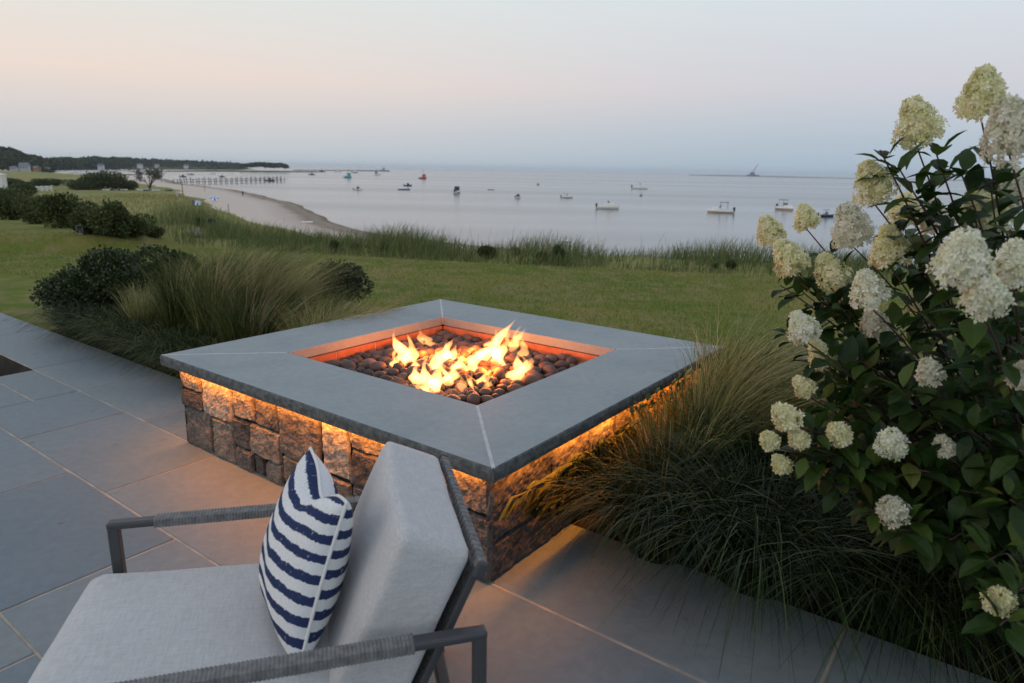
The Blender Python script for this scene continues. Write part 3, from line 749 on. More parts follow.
def pil_pt(u, v_, s):
    # u across, v up, both -1..1; corners pulled out into ears, top sagging
    e = (1 - u * u) * (1 - v_ * v_)
    pinch_u = 1 - .075 * (1 - v_ * v_) ** 1.2 ; pinch_v = 1 - .06 * (1 - u * u) ** 1.2
    x = u * PW * pinch_u; z = v_ * PH * pinch_v
    if v_ > 0: z -= .045 * v_ ** 2 * math.exp(-((u - .1) / .38) ** 2)
    th = PT * (max(0, e) ** .42) * (1 + .05 * math.sin(u * 5 + v_ * 3))
    th *= 1 - .25 * max(0, v_) ** 2 * math.exp(-((u - .1) / .3) ** 2)
    return (s * th, x, z)
for s in (1, -1):
    for j in range(N + 1):
        for i in range(N + 1):
            u, v_ = math.sin(math.pi / 2 * (2 * i / N - 1)), math.sin(math.pi / 2 * (2 * j / N - 1))
            V.append(pil_pt(u, v_, s)); band.append(v_ * .5 + .5 + .02 * s); along.append(u * s)
n_ = N + 1
for s in (0, 1):
    b = s * n_ * n_
    for j in range(N):
        for i in range(N):
            q = (b + j * n_ + i, b + j * n_ + i + 1, b + (j + 1) * n_ + i + 1, b + (j + 1) * n_ + i); Fq.append(q if s == 0 else q[::-1])
pil = empty('throw_pillow', (0, 0, 0), 0, 'plump white throw pillow with navy brushed stripes, leaning in the armchair', 'pillow')
body = obj('pillow_cover', V, Fq, M_str, pil, True)
for nm, arr in (('band', band), ('along', along)):
    a_ = body.data.attributes.new(nm, 'FLOAT', 'POINT'); a_.data.foreach_set('value', np.array(arr, dtype=np.float32))
ring = []
for k in range(160):
    q = k / 160 * 4; sd = int(q); f_ = (q - sd) * 2 - 1; f_ = math.sin(math.pi / 2 * f_)
    u, v_ = [(f_, 1), (1, -f_), (-f_, -1), (-1, f_)][sd]; p = Vector(pil_pt(u, v_, 0)); ring.append(p * 1.012)
ring.append(ring[0]); MB().tube(ring, .0042, 6).build('piping', M_pipe, pil, True)
Mc = Matrix.Translation(ch_o) @ Matrix.Rotation(CH_ROT, 4, 'Z')
pil.matrix_world = Mc @ Matrix.Translation((.385, -.012, ST + .196)) @ Matrix.Rotation(R(12), 4, 'Z') @ Matrix.Rotation(R(-19), 4, 'Y') @ Matrix.Rotation(R(4), 4, 'X')

# ------------------------------------------------------------------ plants
def bush(rx, ry, rz, n, leaf, lobes=9, seed=0, tip=.25, core=.72):
    """leaf faces spread through lumpy lobes; returns vertices and faces with the foot at z=0"""
    g = np.random.default_rng(seed)
    C = g.normal(size=(lobes, 3)); C /= np.linalg.norm(C, axis=1)[:, None]; C *= g.uniform(.35, .75, (lobes, 1)); C[:, 2] = C[:, 2] * .8
    C = np.concatenate([C, np.zeros((1, 3))]); Rr = np.concatenate([g.uniform(.32, .55, lobes), [.72]])
    li = g.integers(0, lobes + 1, n); dv = g.normal(size=(n, 3)); dv /= np.linalg.norm(dv, axis=1)[:, None]
    rad = Rr[li] * (1 + g.normal(0, .06, n)) * g.uniform(.72, 1.06, n)
    P = C[li] + dv * rad[:, None]; P[:, 2] = np.maximum(P[:, 2], -1 + g.uniform(0, .15, n))
    out = P / (np.linalg.norm(P, axis=1)[:, None] + 1e-6)
    P = P * [rx, ry, rz] + [0, 0, rz]
    ax = out * .7 + g.normal(size=(n, 3)) * .6 + [0, 0, tip]; ax /= np.linalg.norm(ax, axis=1)[:, None]
    sd = np.cross(ax, g.normal(size=(n, 3))); sd /= np.linalg.norm(sd, axis=1)[:, None] + 1e-9
    L = leaf * g.uniform(.6, 1.3, n)[:, None]; Wd = L * .30
    V = np.stack([P, P + ax * L * .5 + sd * Wd, P + ax * L, P + ax * L * .5 - sd * Wd], 1).reshape(-1, 3)
    return V, np.arange(n * 4).reshape(n, 4)
def stems(rx, ry, rz, n, seed, r=.012):
    g = random.Random(seed); m_ = MB()
    for k in range(n):
        a = g.uniform(0, 6.28); q = g.uniform(.3, .8)
        m_.tube([(.08 * rx * math.cos(a), .08 * ry * math.sin(a), 0), (.4 * q * rx * math.cos(a), .4 * q * ry * math.sin(a), rz * .7), (q * rx * math.cos(a + .3), q * ry * math.sin(a + .3), rz * 1.45)], [r, r * .7, r * .3], 6)
    return m_
M_bark = plain('brown_stem', (.075, .05, .035), .9, .15, 0, .3, 20)
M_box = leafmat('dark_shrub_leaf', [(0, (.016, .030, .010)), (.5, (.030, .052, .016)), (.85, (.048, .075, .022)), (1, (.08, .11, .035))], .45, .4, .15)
M_hedge = leafmat('hedge_leaf', [(0, (.032, .052, .016)), (.5, (.062, .090, .026)), (.85, (.11, .13, .038)), (1, (.17, .14, .07))], .6, .3, .2)
def shrub(name, loc, r3, n, leaf, label, cat='shrub', group=None, mat_=None, seed=0, lobes=9, st=7):
    e = empty(name, loc, 0, label, cat, group)
    v, f = bush(*r3, n, leaf, lobes, seed); obj('foliage', v, f, mat_ or M_box, e)
    if st: stems(*r3, st, seed, .006 + .008 * r3[2]).build('stem', M_bark, e)
    return e
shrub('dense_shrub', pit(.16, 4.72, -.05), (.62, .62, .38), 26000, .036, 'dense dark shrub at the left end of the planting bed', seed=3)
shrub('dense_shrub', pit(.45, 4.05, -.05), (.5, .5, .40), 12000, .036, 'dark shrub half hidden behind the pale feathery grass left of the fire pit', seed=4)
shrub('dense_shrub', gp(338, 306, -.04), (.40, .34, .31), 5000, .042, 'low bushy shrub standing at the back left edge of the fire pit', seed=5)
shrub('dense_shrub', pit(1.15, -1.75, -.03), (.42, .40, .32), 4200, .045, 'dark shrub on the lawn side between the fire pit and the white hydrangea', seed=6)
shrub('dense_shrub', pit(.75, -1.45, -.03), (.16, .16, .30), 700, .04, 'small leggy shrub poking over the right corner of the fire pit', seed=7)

# ornamental grasses
def tuft(n, h, w, lean, bend, wind, seed, r0=.10, segs=7, hv=.35, wtop=.12, droop=None):
    global rng
    sv = rng; rng = np.random.default_rng(seed)
    a = rng.uniform(0, 6.283, n); q = np.sqrt(rng.uniform(0, 1, n)) * r0
    P = np.stack([np.cos(a) * q, np.sin(a) * q, np.zeros(n)], -1)
    az = a + rng.normal(0, .6, n)
    v, f = blades(P, h, w, lean, bend, wind, segs, az, wtop, hv, droop)
    v = v.copy(); v[:, 2] = np.maximum(v[:, 2], .006 + .01 * rng.random(len(v))); rng = sv
    return v, f
M_feather = leafmat('feather_grass_blade', [(0, (.045, .075, .018)), (.35, (.10, .135, .038)), (.7, (.21, .22, .08)), (1, (.46, .40, .22))], .6, .2, .35)
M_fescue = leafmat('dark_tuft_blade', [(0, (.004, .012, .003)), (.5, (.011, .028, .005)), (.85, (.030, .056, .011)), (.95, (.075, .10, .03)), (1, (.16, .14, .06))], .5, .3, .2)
M_plume = leafmat('pale_plume_blade', [(0, (.38, .32, .18)), (.5, (.50, .43, .27)), (1, (.30, .32, .16))], .7, .15, .4)
GL = 'tussocks in the planting bed left of the fire pit'
GR = 'tussocks in the planting bed right of the fire pit'
M_pale = leafmat('pale_grass_blade', [(0, (.10, .13, .04)), (.4, (.22, .25, .085)), (.75, (.36, .35, .15)), (1, (.55, .47, .27))], .6, .2, .4)
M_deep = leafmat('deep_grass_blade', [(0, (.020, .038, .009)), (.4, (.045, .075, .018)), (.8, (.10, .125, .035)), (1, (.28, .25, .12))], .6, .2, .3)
def grass(name, loc, label, parts, group, mats_):
    e = empty(name, loc, 0, label, 'grass', group)
    for nm, args, mt in parts:
        v, f = tuft(*args)
        # blades bend aside where the stone stands
        wx, wy, wz = v[:, 0] + loc[0], v[:, 1] + loc[1], v[:, 2] + loc[2]
        a = math.cos(YAW) * (wx - PX) + math.sin(YAW) * (wy - PY); b = -math.sin(YAW) * (wx - PX) + math.cos(YAW) * (wy - PY)
        sg = 1 if -math.sin(YAW) * (loc[0] - PX) + math.cos(YAW) * (loc[1] - PY) > 0 else -1
        ins = (np.abs(a) < CA + .01) & (np.abs(b) < CB + .012) & (wz < ZT + .006)
        low = ins; up_ = ins & ~low
        bb = np.where(low, sg * (np.where(wz < .38, 1.13, CB + .014) + .03 * rng.random(len(b))), b); v[up_, 2] = ZT + .006 + .02 * rng.random(int(up_.sum())) - loc[2]
        v[:, 0] += -math.sin(YAW) * (bb - b); v[:, 1] += math.cos(YAW) * (bb - b)
        obj(nm, v, f, mt, e)
    return e
sd = 100
left_feather = [(.16, 1.38, .60, 'feathery grass tussock closest to the fire pit in the left bed, plume hanging over the stone top'), (.22, 1.72, .50, 'pale feathery grass tussock in the left bed, second from the fire pit'), (.02, 2.02, .64, 'feathery grass tussock on the patio side of the left bed, leaning towards the fire pit'),
                (.40, 2.45, .80, 'tall pale feathery grass tussock in the middle of the left bed, lawn side'), (.10, 2.60, .86, 'tallest feathery grass tussock, middle of the left bed'), (.06, 3.05, .80, 'feathery grass tussock with straw tips right of the dense dark shrub'), (.00, 3.55, .52, 'thin straw coloured feathery tussock before the dense dark shrub'), (.50, 2.15, .55, 'feathery grass tussock at the lawn side, behind the left corner of the fire pit'), (.50, 3.0, .80, 'feathery grass tussock rising behind the straw tipped one in the left bed')]
for a, b, h, lb in left_feather:
    sd += 1
    grass('feather_grass', pit(a, b, -.02), lb, [('blade_cluster', (1700, h, .0050, .24, .70, (.15, -.02), sd, .19, 8, .45), (M_feather, M_deep, M_pale)[sd % 3]), ('plume', (190, h * 1.1, .0085, .2, .8, (.28, -.05), sd + 50, .12, 8), M_plume)], GL, None)
low_left = [(-.20, 1.45), (-.28, 1.85), (-.30, 2.25), (-.30, 2.65), (-.28, 3.05), (-.26, 3.45), (-.28, 3.82), (-.02, 1.22), (-.30, 4.15)]
wrd = ['dark low tussock in the left bed by the wall corner of the fire pit', 'dark low tussock on the patio edge, second from the pit corner', 'dark low tussock on the patio edge, third from the pit corner', 'dark low tussock along the left patio edge, below the tallest feathery grass',
       'rusty tipped low tussock along the left patio edge', 'dark low tussock on the patio edge before the thin straw tussock', 'dark low tussock at the right foot of the dense dark shrub', 'dark low tussock squeezed against the back left wall of the fire pit', 'last low tussock at the left end of the bed, under the dense shrub']
for (a, b), lb in zip(low_left, wrd):
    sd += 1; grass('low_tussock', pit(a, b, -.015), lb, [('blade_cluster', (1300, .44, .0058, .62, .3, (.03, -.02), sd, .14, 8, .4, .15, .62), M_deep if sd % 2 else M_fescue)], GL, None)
right_big = [(-.40, -1.47, .58, 2000, 'large dark arching tussock beside the right wall of the fire pit, touched by amber light', .50, .60), (-.02, -1.36, .58, 1000, 'amber lit upright tussock standing against the right wall of the fire pit', .22, .35), (.34, -1.36, .60, 1000, 'upright tussock at the far end of the right wall of the fire pit', .22, .35), (-.38, -1.86, .66, 1700, 'large dark arching tussock in the middle of the right bed, its blades over the patio', .58, .66),
             (-.34, -2.36, .62, 1500, 'dark arching tussock under the hydrangea at the patio edge', .58, .66), (.12, -1.75, .62, 1300, 'dark tussock behind the large arching ones in the right bed', .45, .5), (.20, -2.25, .56, 1100, 'dark tussock at the lawn side, left of the hydrangea stems', .5, .6), (-.28, -2.92, .54, 1300, 'dark tussock at the right bottom, below the hydrangea stems', .6, .66), (-.25, -3.45, .5, 900, 'dark tussock cut by the right edge of the photo', .6, .7)]
for a, b, h, n, lb, ln_, dr_ in right_big:
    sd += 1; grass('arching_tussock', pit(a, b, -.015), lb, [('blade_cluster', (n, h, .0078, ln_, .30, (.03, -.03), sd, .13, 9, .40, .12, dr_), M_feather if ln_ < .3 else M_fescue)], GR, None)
for a, b, h, lb in [(.34, -1.42, 1.0, 'pale feathery grass tussock arching to the right at the right corner of the fire pit'), (.62, -1.40, .95, 'feathery grass tussock on the lawn side of the right corner of the fire pit'), (.50, -1.72, .85, 'feathery grass tussock between the right corner of the fire pit and the hydrangea')]:
    sd += 1
    grass('feather_grass', pit(a, b, -.02), lb, [('blade_cluster', (1300, h, .0046, .28, .8, (.28, -.12), sd, .15, 8, .4, .12, .38), (M_pale, M_feather)[sd % 2]), ('plume', (180, h * 1.1, .008, .2, .9, (.50, -.18), sd + 50, .10, 8, .3, .2, .45), M_plume)], GR, None)

# ------------------------------------------------------------------ hydrangea
hyd_base = pit(-.05, -2.75, -.03)
hyd = empty('hydrangea_bush', hyd_base, 0, 'tall hydrangea bush with creamy white cone flowers and dark leaves', 'flowering shrub')
M_hleaf = leafmat('hydrangea_leaf', [(0, (.008, .024, .004)), (.5, (.022, .052, .008)), (.85, (.046, .088, .013)), (.965, (.085, .13, .024)), (1, (.19, .17, .04))], .5, .3, .32)
M_hstem = plain('hydrangea_stem', (.055, .030, .022), .7, .3, 0, .3, 30)
def petal_mat(name, stops): return leafmat(name, stops, .8, .1, .42)
M_cream = petal_mat('cream_petal', [(0, (.58, .58, .40)), (.5, (.74, .72, .58)), (1, (.84, .82, .72))])
M_lime = petal_mat('lime_petal', [(0, (.66, .65, .32)), (.5, (.82, .79, .50)), (1, (.90, .87, .66))])
M_blush = petal_mat('white_blush_petal', [(0, (.72, .68, .48)), (.3, (.82, .82, .66)), (.8, (.90, .90, .80)), (1, (.70, .76, .44))])
gh = np.random.default_rng(11)
# px, py of the flower head's middle, its width in px, how far along the view (y), kind
HEADS = [(983, 95, 46, 1.75, 'l'), (1014, 132, 62, 1.5, 'c'), (918, 124, 48, 2.0, 'l'), (873, 184, 42, 2.05, 'l'), (806, 218, 25, 2.5, 'l'), (770, 231, 30, 2.5, 'l'), (789, 258, 38, 2.35, 'l'), (852, 227, 46, 2.3, 'c'),
         (890, 248, 42, 2.05, 'l'), (868, 290, 38, 1.95, 'b'), (802, 327, 32, 2.0, 'b'), (820, 354, 28, 2.1, 'l'), (803, 386, 22, 2.0, 'l'), (875, 326, 34, 2.2, 'c'), (962, 258, 58, 1.40, 'b'), (985, 296, 46, 1.38, 'b'), (1016, 264, 46, 1.5, 'b'),
         (930, 371, 28, 1.7, 'c'), (785, 416, 30, 1.75, 'l'), (769, 440, 20, 1.75, 'l'), (798, 438, 21, 1.75, 'l'), (838, 433, 25, 1.75, 'l'), (891, 442, 34, 1.65, 'b'), (944, 446, 22, 1.65, 'c'), (892, 509, 34, 1.6, 'c'),
         (1000, 600, 34, 1.4, 'l'), (1024, 374, 28, 1.5, 'c'), (830, 272, 36, 2.3, 'l'), (781, 464, 20, 1.8, 'l'), (905, 212, 34, 2.4, 'l'), (935, 218, 34, 2.4, 'c'), (985, 215, 60, 2.0, 'l'), (845, 300, 30, 2.4, 'l'), (920, 300, 26, 2.3, 'l'), (1010, 190, 44, 2.0, 'c')]
leafV = []; leafF = []; nleaf = [0]
def add_leaf(p, ax, up, L, wd):
    ax = ax.normalized(); sd_ = ax.cross(up);
    if sd_.length < 1e-4: sd_ = ax.orthogonal()
    sd_.normalize(); nr = sd_.cross(ax).normalized()
    rows = [(0, .0, 0), (.18, .62, .01), (.42, 1.0, .02), (.7, .78, -.02), (.9, .32, -.08), (1, 0, -.13)]
    b = nleaf[0]; k = 0
    for (u, w_, dr) in rows:
        c_ = p + ax * (L * u) + nr * (L * dr)
        e = sd_ * (wd * w_ * .5); r_ = nr * (wd * w_ * .14)
        leafV.extend([tuple(c_ - e + r_), tuple(c_), tuple(c_ + e + r_)])
    for i in range(5):
        q = b + i * 3; leafF.append((q, q + 1, q + 4, q + 3)); leafF.append((q + 1, q + 2, q + 5, q + 4))
    nleaf[0] += 18
stem_mb = MB(); rh = random.Random(5)
def floret_head(name, c_, r, hgt, mt, axis):
    n_ = int(230 + 170 * min(1.6, r / .06)); V = []; Fq = []
    axis = axis.normalized(); s1 = axis.orthogonal().normalized(); s2 = axis.cross(s1)
    for k in range(n_):
        u = gh.uniform(0, 1) ** .8; a = gh.uniform(0, 6.283)
        rad = r * (math.sin(math.pi * min(1, .16 + .84 * (1 - u)) * .5) ** 1.0) * (1.0 if u > .12 else .82)
        rad *= gh.uniform(.66, 1.20); z = (u - .45) * hgt
        out = s1 * math.cos(a) + s2 * math.sin(a) + axis * (u * 1.1 - .25); out.normalize()
        p = c_ + s1 * math.cos(a) * rad + s2 * math.sin(a) * rad + axis * z
        out = (out + Vector(gh.normal(0, .28, 3))).normalized(); t1 = out.orthogonal().normalized(); t2 = out.cross(t1)
        rot = gh.uniform(0, 1.57); ps = gh.uniform(.0075, .0112) * (1 + r * 2)
        b = len(V); V.append(p)
        for q in range(4):
            a2 = rot + q * 1.5708
            d1 = t1 * math.cos(a2 - .55) + t2 * math.sin(a2 - .55); d2 = t1 * math.cos(a2) + t2 * math.sin(a2); d3 = t1 * math.cos(a2 + .55) + t2 * math.sin(a2 + .55)
            i0 = len(V); V += [p + d1 * ps * .75 + out * ps * .12, p + d2 * ps * 1.15 + out * ps * .3, p + d3 * ps * .75 + out * ps * .12]
            Fq.append((b, i0, i0 + 1, i0 + 2))
    # the packed inner blossoms
    b = len(V); nr_, na_ = 7, 12
    for i in range(nr_ + 1):
        u = i / nr_; rad = r * .64 * math.sin(math.pi * min(1, .10 + .90 * (1 - u)) * .5) * (0.02 if i == nr_ else 1) * (.55 if i == 0 else 1)
        for j in range(na_):
            a = 2 * math.pi * j / na_; rr = rad * gh.uniform(.85, 1.12); V.append(c_ + s1 * math.cos(a) * rr + s2 * math.sin(a) * rr + axis * ((u - .42) * hgt * .84))
    for i in range(nr_):
        for j in range(na_): Fq.append((b + i * na_ + j, b + i * na_ + (j + 1) % na_, b + (i + 1) * na_ + (j + 1) % na_, b + (i + 1) * na_ + j))
    Fq.append(tuple(b + j for j in range(na_))[::-1])
    o = obj(name, [tuple(v_) for v_ in V], Fq, mt, hyd)
def stem_to(tip, r_tip=.0028, umax=.99, leaf_from=.35, Lleaf=.095, nl=9, sag=.0, droop=False):
    root = Vector((rh.uniform(-.16, .16), rh.uniform(-.16, .16), 0))
    mid = root.lerp(tip, .5) + Vector((rh.uniform(-.05, .05), rh.uniform(-.05, .05), .16 + .10 * (tip - root).xy.length))
    pts = []
    for i in range(11):
        u = i / 10; pts.append(root * (1 - u) ** 2 + mid * 2 * u * (1 - u) + tip * u * u)
    stem_mb.tube(pts, [r_tip * (2.4 - 1.7 * i / 10) for i in range(11)], 6)
    a0 = rh.uniform(0, 3.14)
    for k in range(nl):
        u = leaf_from + (1 - leaf_from) * ((k + rh.uniform(0, .4)) / (nl - .8)) ** .85; u = min(u, 1) * umax
        p = root * (1 - u) ** 2 + mid * 2 * u * (1 - u) + tip * u * u
        dr = ((mid - root) * (1 - u) + (tip - mid) * u).normalized()
        s1 = dr.orthogonal().normalized(); s2 = dr.cross(s1); a = a0 + k * 1.57
        for sg in ((0, math.pi) if k < nl - 2 else (0, 1.57, math.pi, 4.71)):
            if rh.random() < .05: continue
            out = s1 * math.cos(a + sg) + s2 * math.sin(a + sg)
            ax = out + dr * rh.uniform(.0, .6) + Vector((0, 0, rh.uniform(-.35, .15) if k < nl - 2 else rh.uniform(-.1, .65)))
            L = Lleaf * rh.uniform(.75, 1.25) * (1 - .25 * max(0, u - .85) / .15)
            pet = p + out * .012
            add_leaf(pet, ax, Vector((rh.uniform(-.3, .3), rh.uniform(-.3, .3), 1)), L, L * rh.uniform(.48, .6))
    return (tip - mid).normalized()
for (px_, py_, w_, Y, kd) in HEADS:
    c_ = yp(px_, py_, Y) - hyd_base; r = w_ / F * Y * .5
    tip = c_ - Vector((0, 0, r * .7))
    ax = stem_to(tip, nl=10, Lleaf=.088, umax=.90)
    ax = (ax + Vector((rh.uniform(-.3, .3), rh.uniform(-.3, .3), .8))).normalized()
    floret_head('flower_head', c_, r * .86, r * 1.85, {'l': M_lime, 'c': M_cream, 'b': M_blush}[kd], ax)
# leafy shoots without flowers, thick towards the heart of the bush
SHOOT = [(880, 150, 2.0), (900, 170, 1.9), (935, 150, 1.9), (960, 170, 1.8), (990, 180, 1.8), (1010, 230, 1.6), (920, 200, 2.0), (945, 215, 1.9), (905, 235, 2.1), (975, 215, 1.9), (830, 300, 2.3), (800, 290, 2.4), (845, 340, 2.2), (900, 330, 2.0), (930, 320, 1.9), (780, 285, 2.4),
         (860, 360, 2.0), (900, 390, 1.8), (960, 360, 1.7), (1000, 400, 1.6), (1020, 450, 1.5), (970, 430, 1.6), (820, 400, 1.95), (850, 400, 1.9), (790, 455, 1.85), (830, 470, 1.8), (870, 470, 1.75), (920, 470, 1.65), (960, 490, 1.6), (1010, 500, 1.5), (900, 530, 1.6), (950, 540, 1.55), (990, 560, 1.45), (870, 510, 1.7), (1020, 590, 1.4), (1000, 625, 1.35), (830, 380, 2.1), (810, 360, 2.2), (785, 330, 2.3)]
for (px_, py_, Y) in SHOOT: stem_to(yp(px_, py_, Y) - hyd_base, nl=12, leaf_from=.3, Lleaf=.095)
for k in range(52):
    a = rh.uniform(0, 6.28); q = rh.uniform(.1, .62); stem_to(Vector((q * math.cos(a) + .12, q * math.sin(a), rh.uniform(.4, 1.05))), nl=11, leaf_from=.2, Lleaf=.085)
stem_mb.build('stem', M_hstem, hyd, True)
obj('foliage', leafV, leafF, M_hleaf, hyd)
# ------------------------------------------------------------------ the middle distance
def gh_z(x, y): return float(lawn_z(x, y)) if y < edge_y(x) else float(mz(np.array([x]), np.array([y]))[0])
def hit(px_, py_, lo=3.0, hi=700.0):
    """where the view through px, py meets the land"""
    d = ray(px_, py_); prev = None
    for Y in np.geomspace(lo, hi, 500):
        p = Vector((0, 0, HC)) + d * (Y / d.y); g = max(gh_z(p.x, p.y), -8.0)
        if p.z <= g: return Vector((p.x, p.y, g))
    return p
# hedge plants and shrubs at the far side of the lawn
protos = []
for k, (r3, n, lf) in enumerate([((1.7, 1.3, 1.0), 5200, .17), ((1.5, 1.2, 1.2), 5200, .17), ((2.0, 1.4, .9), 5200, .17)]):
    v, f = bush(*r3, n, lf, 11, 40 + k); protos.append((mesh('foliage', v, f, M_hedge), stems(*r3, 6, 40 + k, .03)))
pm = []
for me, sm in protos:
    o = sm.build('stem', M_bark); pm.append((me, o.data)); bpy.data.objects.remove(o)
def far_shrub(px_, py_, wpx, label, group, k, name='hedge_shrub', zs=1.0):
    p = hit(px_, py_); s = wpx / F * p.y / (2 * (1.7, 1.5, 2.0)[k])
    e = empty(name, p - Vector((0, 0, .22 * s * zs)), random.uniform(0, 6), label, 'shrub', group); e.scale = (s, s, s * zs)
    for me, nm in ((pm[k][0], 'foliage'), (pm[k][1], 'stem')):
        c_ = bpy.data.objects.new(nm, me); link(c_, e)
    return e
HG = 'shrubs of the hedge at the far side of the lawn'
for i, (px_, py_, w_, k, zs, lb) in enumerate([(-12, 218, 50, 1, .85, 'hedge shrub cut by the left edge of the photo'), (14, 220, 50, 0, 1.15, 'tall dark hedge shrub second from the left end of the hedge'), (40, 224, 52, 2, 1.4, 'broad hedge shrub left of the grey lantern post'), (63, 228, 48, 1, 1.15, 'hedge shrub standing directly behind the grey lantern post'),
        (90, 234, 48, 0, 1.3, 'rounded hedge shrub just right of the grey lantern post'), (112, 238, 50, 1, 1.1, 'highest hedge shrub near the right end of the hedge'), (134, 239, 46, 2, 1.3, 'broad hedge shrub second from the right end of the hedge'), (155, 238, 24, 0, .95, 'small last hedge shrub at the right end of the hedge')]):
    far_shrub(px_, py_, w_, lb, HG, k, 'hedge_shrub', zs)
far_shrub(8, 208, 40, 'dark rounded shrub behind the hedge, beside the white corner post', None, 1, 'shrub', .8)
far_shrub(24, 196, 34, 'small dark shrub beyond the hedge near the white fence', None, 0, 'shrub', .8)
BG = 'shrubs growing through the beach grass'
for (px_, py_, w_, k, zs, lb) in [(335, 251, 14, 1, 1.2, 'leafy little shrub above the beach grass below the white beached dinghy'), (356, 250, 13, 0, 1.1, 'small round shrub in the beach grass right of the beached dinghy'), (383, 252, 12, 1, 1.3, 'small shrub in the beach grass below the blue skiff'), (486, 258, 25, 2, 1.35, 'broad dark shrub rising from the beach grass below the small grey boat'),
        (516, 256, 9, 1, 1.5, 'tiny shrub between the broad dark one and the twin shrubs'), (542, 261, 19, 2, 1.3, 'left one of the twin dark shrubs before the white shore dinghy'), (558, 262, 17, 1, 1.6, 'right taller one of the twin dark shrubs before the white shore dinghy'), (730, 272, 13, 0, 1.5, 'round dark shrub in the beach grass nearest the hydrangea'), (715, 274, 10, 2, 1.6, 'pale low shrub in the beach grass left of the round dark one')]:
    far_shrub(px_, py_, w_, lb, BG, k, 'dune_shrub', zs)
MG = 'shrubs between the meadow and the harbour'
for (px_, py_, w_, k, zs, lb) in [(5, 189, 30, 1, .6, 'dark shrub by the left end of the white fence'), (44, 187, 24, 2, .9, 'dark shrub above the white fence'), (30, 190, 16, 1, .8, 'small dark shrub in front of the white fence'), (57, 186, 12, 1, .9, 'small dark shrub right of the white fence'), (80, 190, 36, 2, .7, 'dark shrub at the foot of the green mound'),
        (106, 190, 54, 2, .85, 'large green mound of shrubs above the meadow'), (126, 189.5, 34, 2, .7, 'shrub on the right flank of the green mound'), (86, 214, 12, 2, .9, 'small low bush alone in the middle of the yellow meadow'), (200, 226, 14, 1, 1.0, 'small shrub beside the pale boulders')]:
    far_shrub(px_, py_, w_, lb, MG, k, 'meadow_shrub', zs)
# bare wispy tree
tp = hit(150, 190); s = 24 / F * tp.y / 2
tre = empty('wispy_tree', tp, 0, 'thin half bare tree standing between green mound and beach', 'tree')
m_ = MB(); rt_ = random.Random(3); tips = []
for k in range(9):
    a = rt_.uniform(0, 6.28); q = rt_.uniform(.4, 1) * s; pts = [(0, 0, 0), (q * .2 * math.cos(a), q * .2 * math.sin(a), s * .5), (q * math.cos(a), q * math.sin(a), s * rt_.uniform(1.0, 1.7))]
    m_.tube(pts, [.16, .11, .05], 5); tips.append(Vector(pts[2]))
m_.build('trunk', M_bark, tre)
V = []
for k in range(900):
    p = random.choice(tips) * random.uniform(.75, 1.05) + Vector(np.random.default_rng(k).normal(0, .5, 3)); d1 = Vector((random.uniform(-1, 1), random.uniform(-1, 1), random.uniform(-1, 1))).normalized() * .32; d2 = d1.orthogonal() * .6
    V += [p, p + d1 + d2 * .5, p + d1 * 2, p + d1 - d2 * .5]
obj('crown', [tuple(p) for p in V], np.arange(3600).reshape(900, 4), leafmat('grey_green_leaf', [(0, (.05, .055, .04)), (1, (.11, .105, .07))]), tre)

M_white = plain('white_paint', (.72, .72, .70), .5, .3, 0, .06, 4)
M_grey = plain('weathered_grey', (.22, .23, .23), .8, .2, 0, .2, 8)
M_dark = plain('dark_rubber', (.03, .032, .036), .6, .3)
M_wood = plain('weathered_wood', (.13, .115, .10), .9, .1, 0, .3, 10)
# lantern post, black sign, stakes, boulders
p = hit(81, 236.5); e = empty('garden_lantern', p, .4, 'small grey house-shaped lantern standing at the foot of the hedge', 'lantern'); s = 7 / F * p.y
MB().box(-s * .35, s * .35, -s * .35, s * .35, 0, s * .25, 0).box(-s * .12, s * .12, -s * .12, s * .12, s * .25, s * .75, 0).build('post', M_grey, e)
m_ = MB()
for sx in (-1, 1):
    for sy in (-1, 1): m_.box(sx * s * .36 - s * .07, sx * s * .36 + s * .07, sy * s * .36 - s * .07, sy * s * .36 + s * .07, s * .75, s * 1.3)
m_.box(-s * .46, s * .46, -s * .46, s * .46, s * .70, s * .752); m_.build('lantern_frame', M_grey, e)
obj('lantern_pane', MB().box(-s * .3, s * .3, -s * .3, s * .3, s * .753, s * 1.3).v, [(0, 1, 3, 2), (4, 6, 7, 5), (0, 4, 5, 1), (2, 3, 7, 6), (0, 2, 6, 4), (1, 5, 7, 3)], plain('smoky_glass', (.05, .055, .06), .15, .5), e)
obj('roof', [(-s * .55, -s * .55, s * 1.3), (s * .55, -s * .55, s * 1.3), (s * .55, s * .55, s * 1.3), (-s * .55, s * .55, s * 1.3), (-s * .08, 0, s * 1.7), (s * .08, 0, s * 1.7)], [(0, 1, 5, 4), (2, 3, 4, 5), (1, 2, 5), (3, 0, 4), (3, 2, 1, 0)], M_grey, e)
p = hit(213, 236); e = empty('yard_sign', p, 0, 'small black oval sign on a thin stake at the edge of the lawn', 'sign'); s = 7 / F * p.y
MB().tube([(0, 0, 0), (0, 0, s * 1.9)], s * .06, 6).build('stake', M_dark, e)
V = []; 
m_ = MB(); m_.tube([(0, -s * .06, s * 2.0), (0, s * .06, s * 2.0)], 1, 20); vv_ = [(x * s * .55, y, s * 2.0 + (z - s * 2.0) * s * .32) for x, y, z in m_.v]
obj('sign_panel', vv_, m_.f, M_dark, e)
M_rock = plain('pale_boulder', (.24, .22, .19), .9, .1, 0, .3, 4, .4)
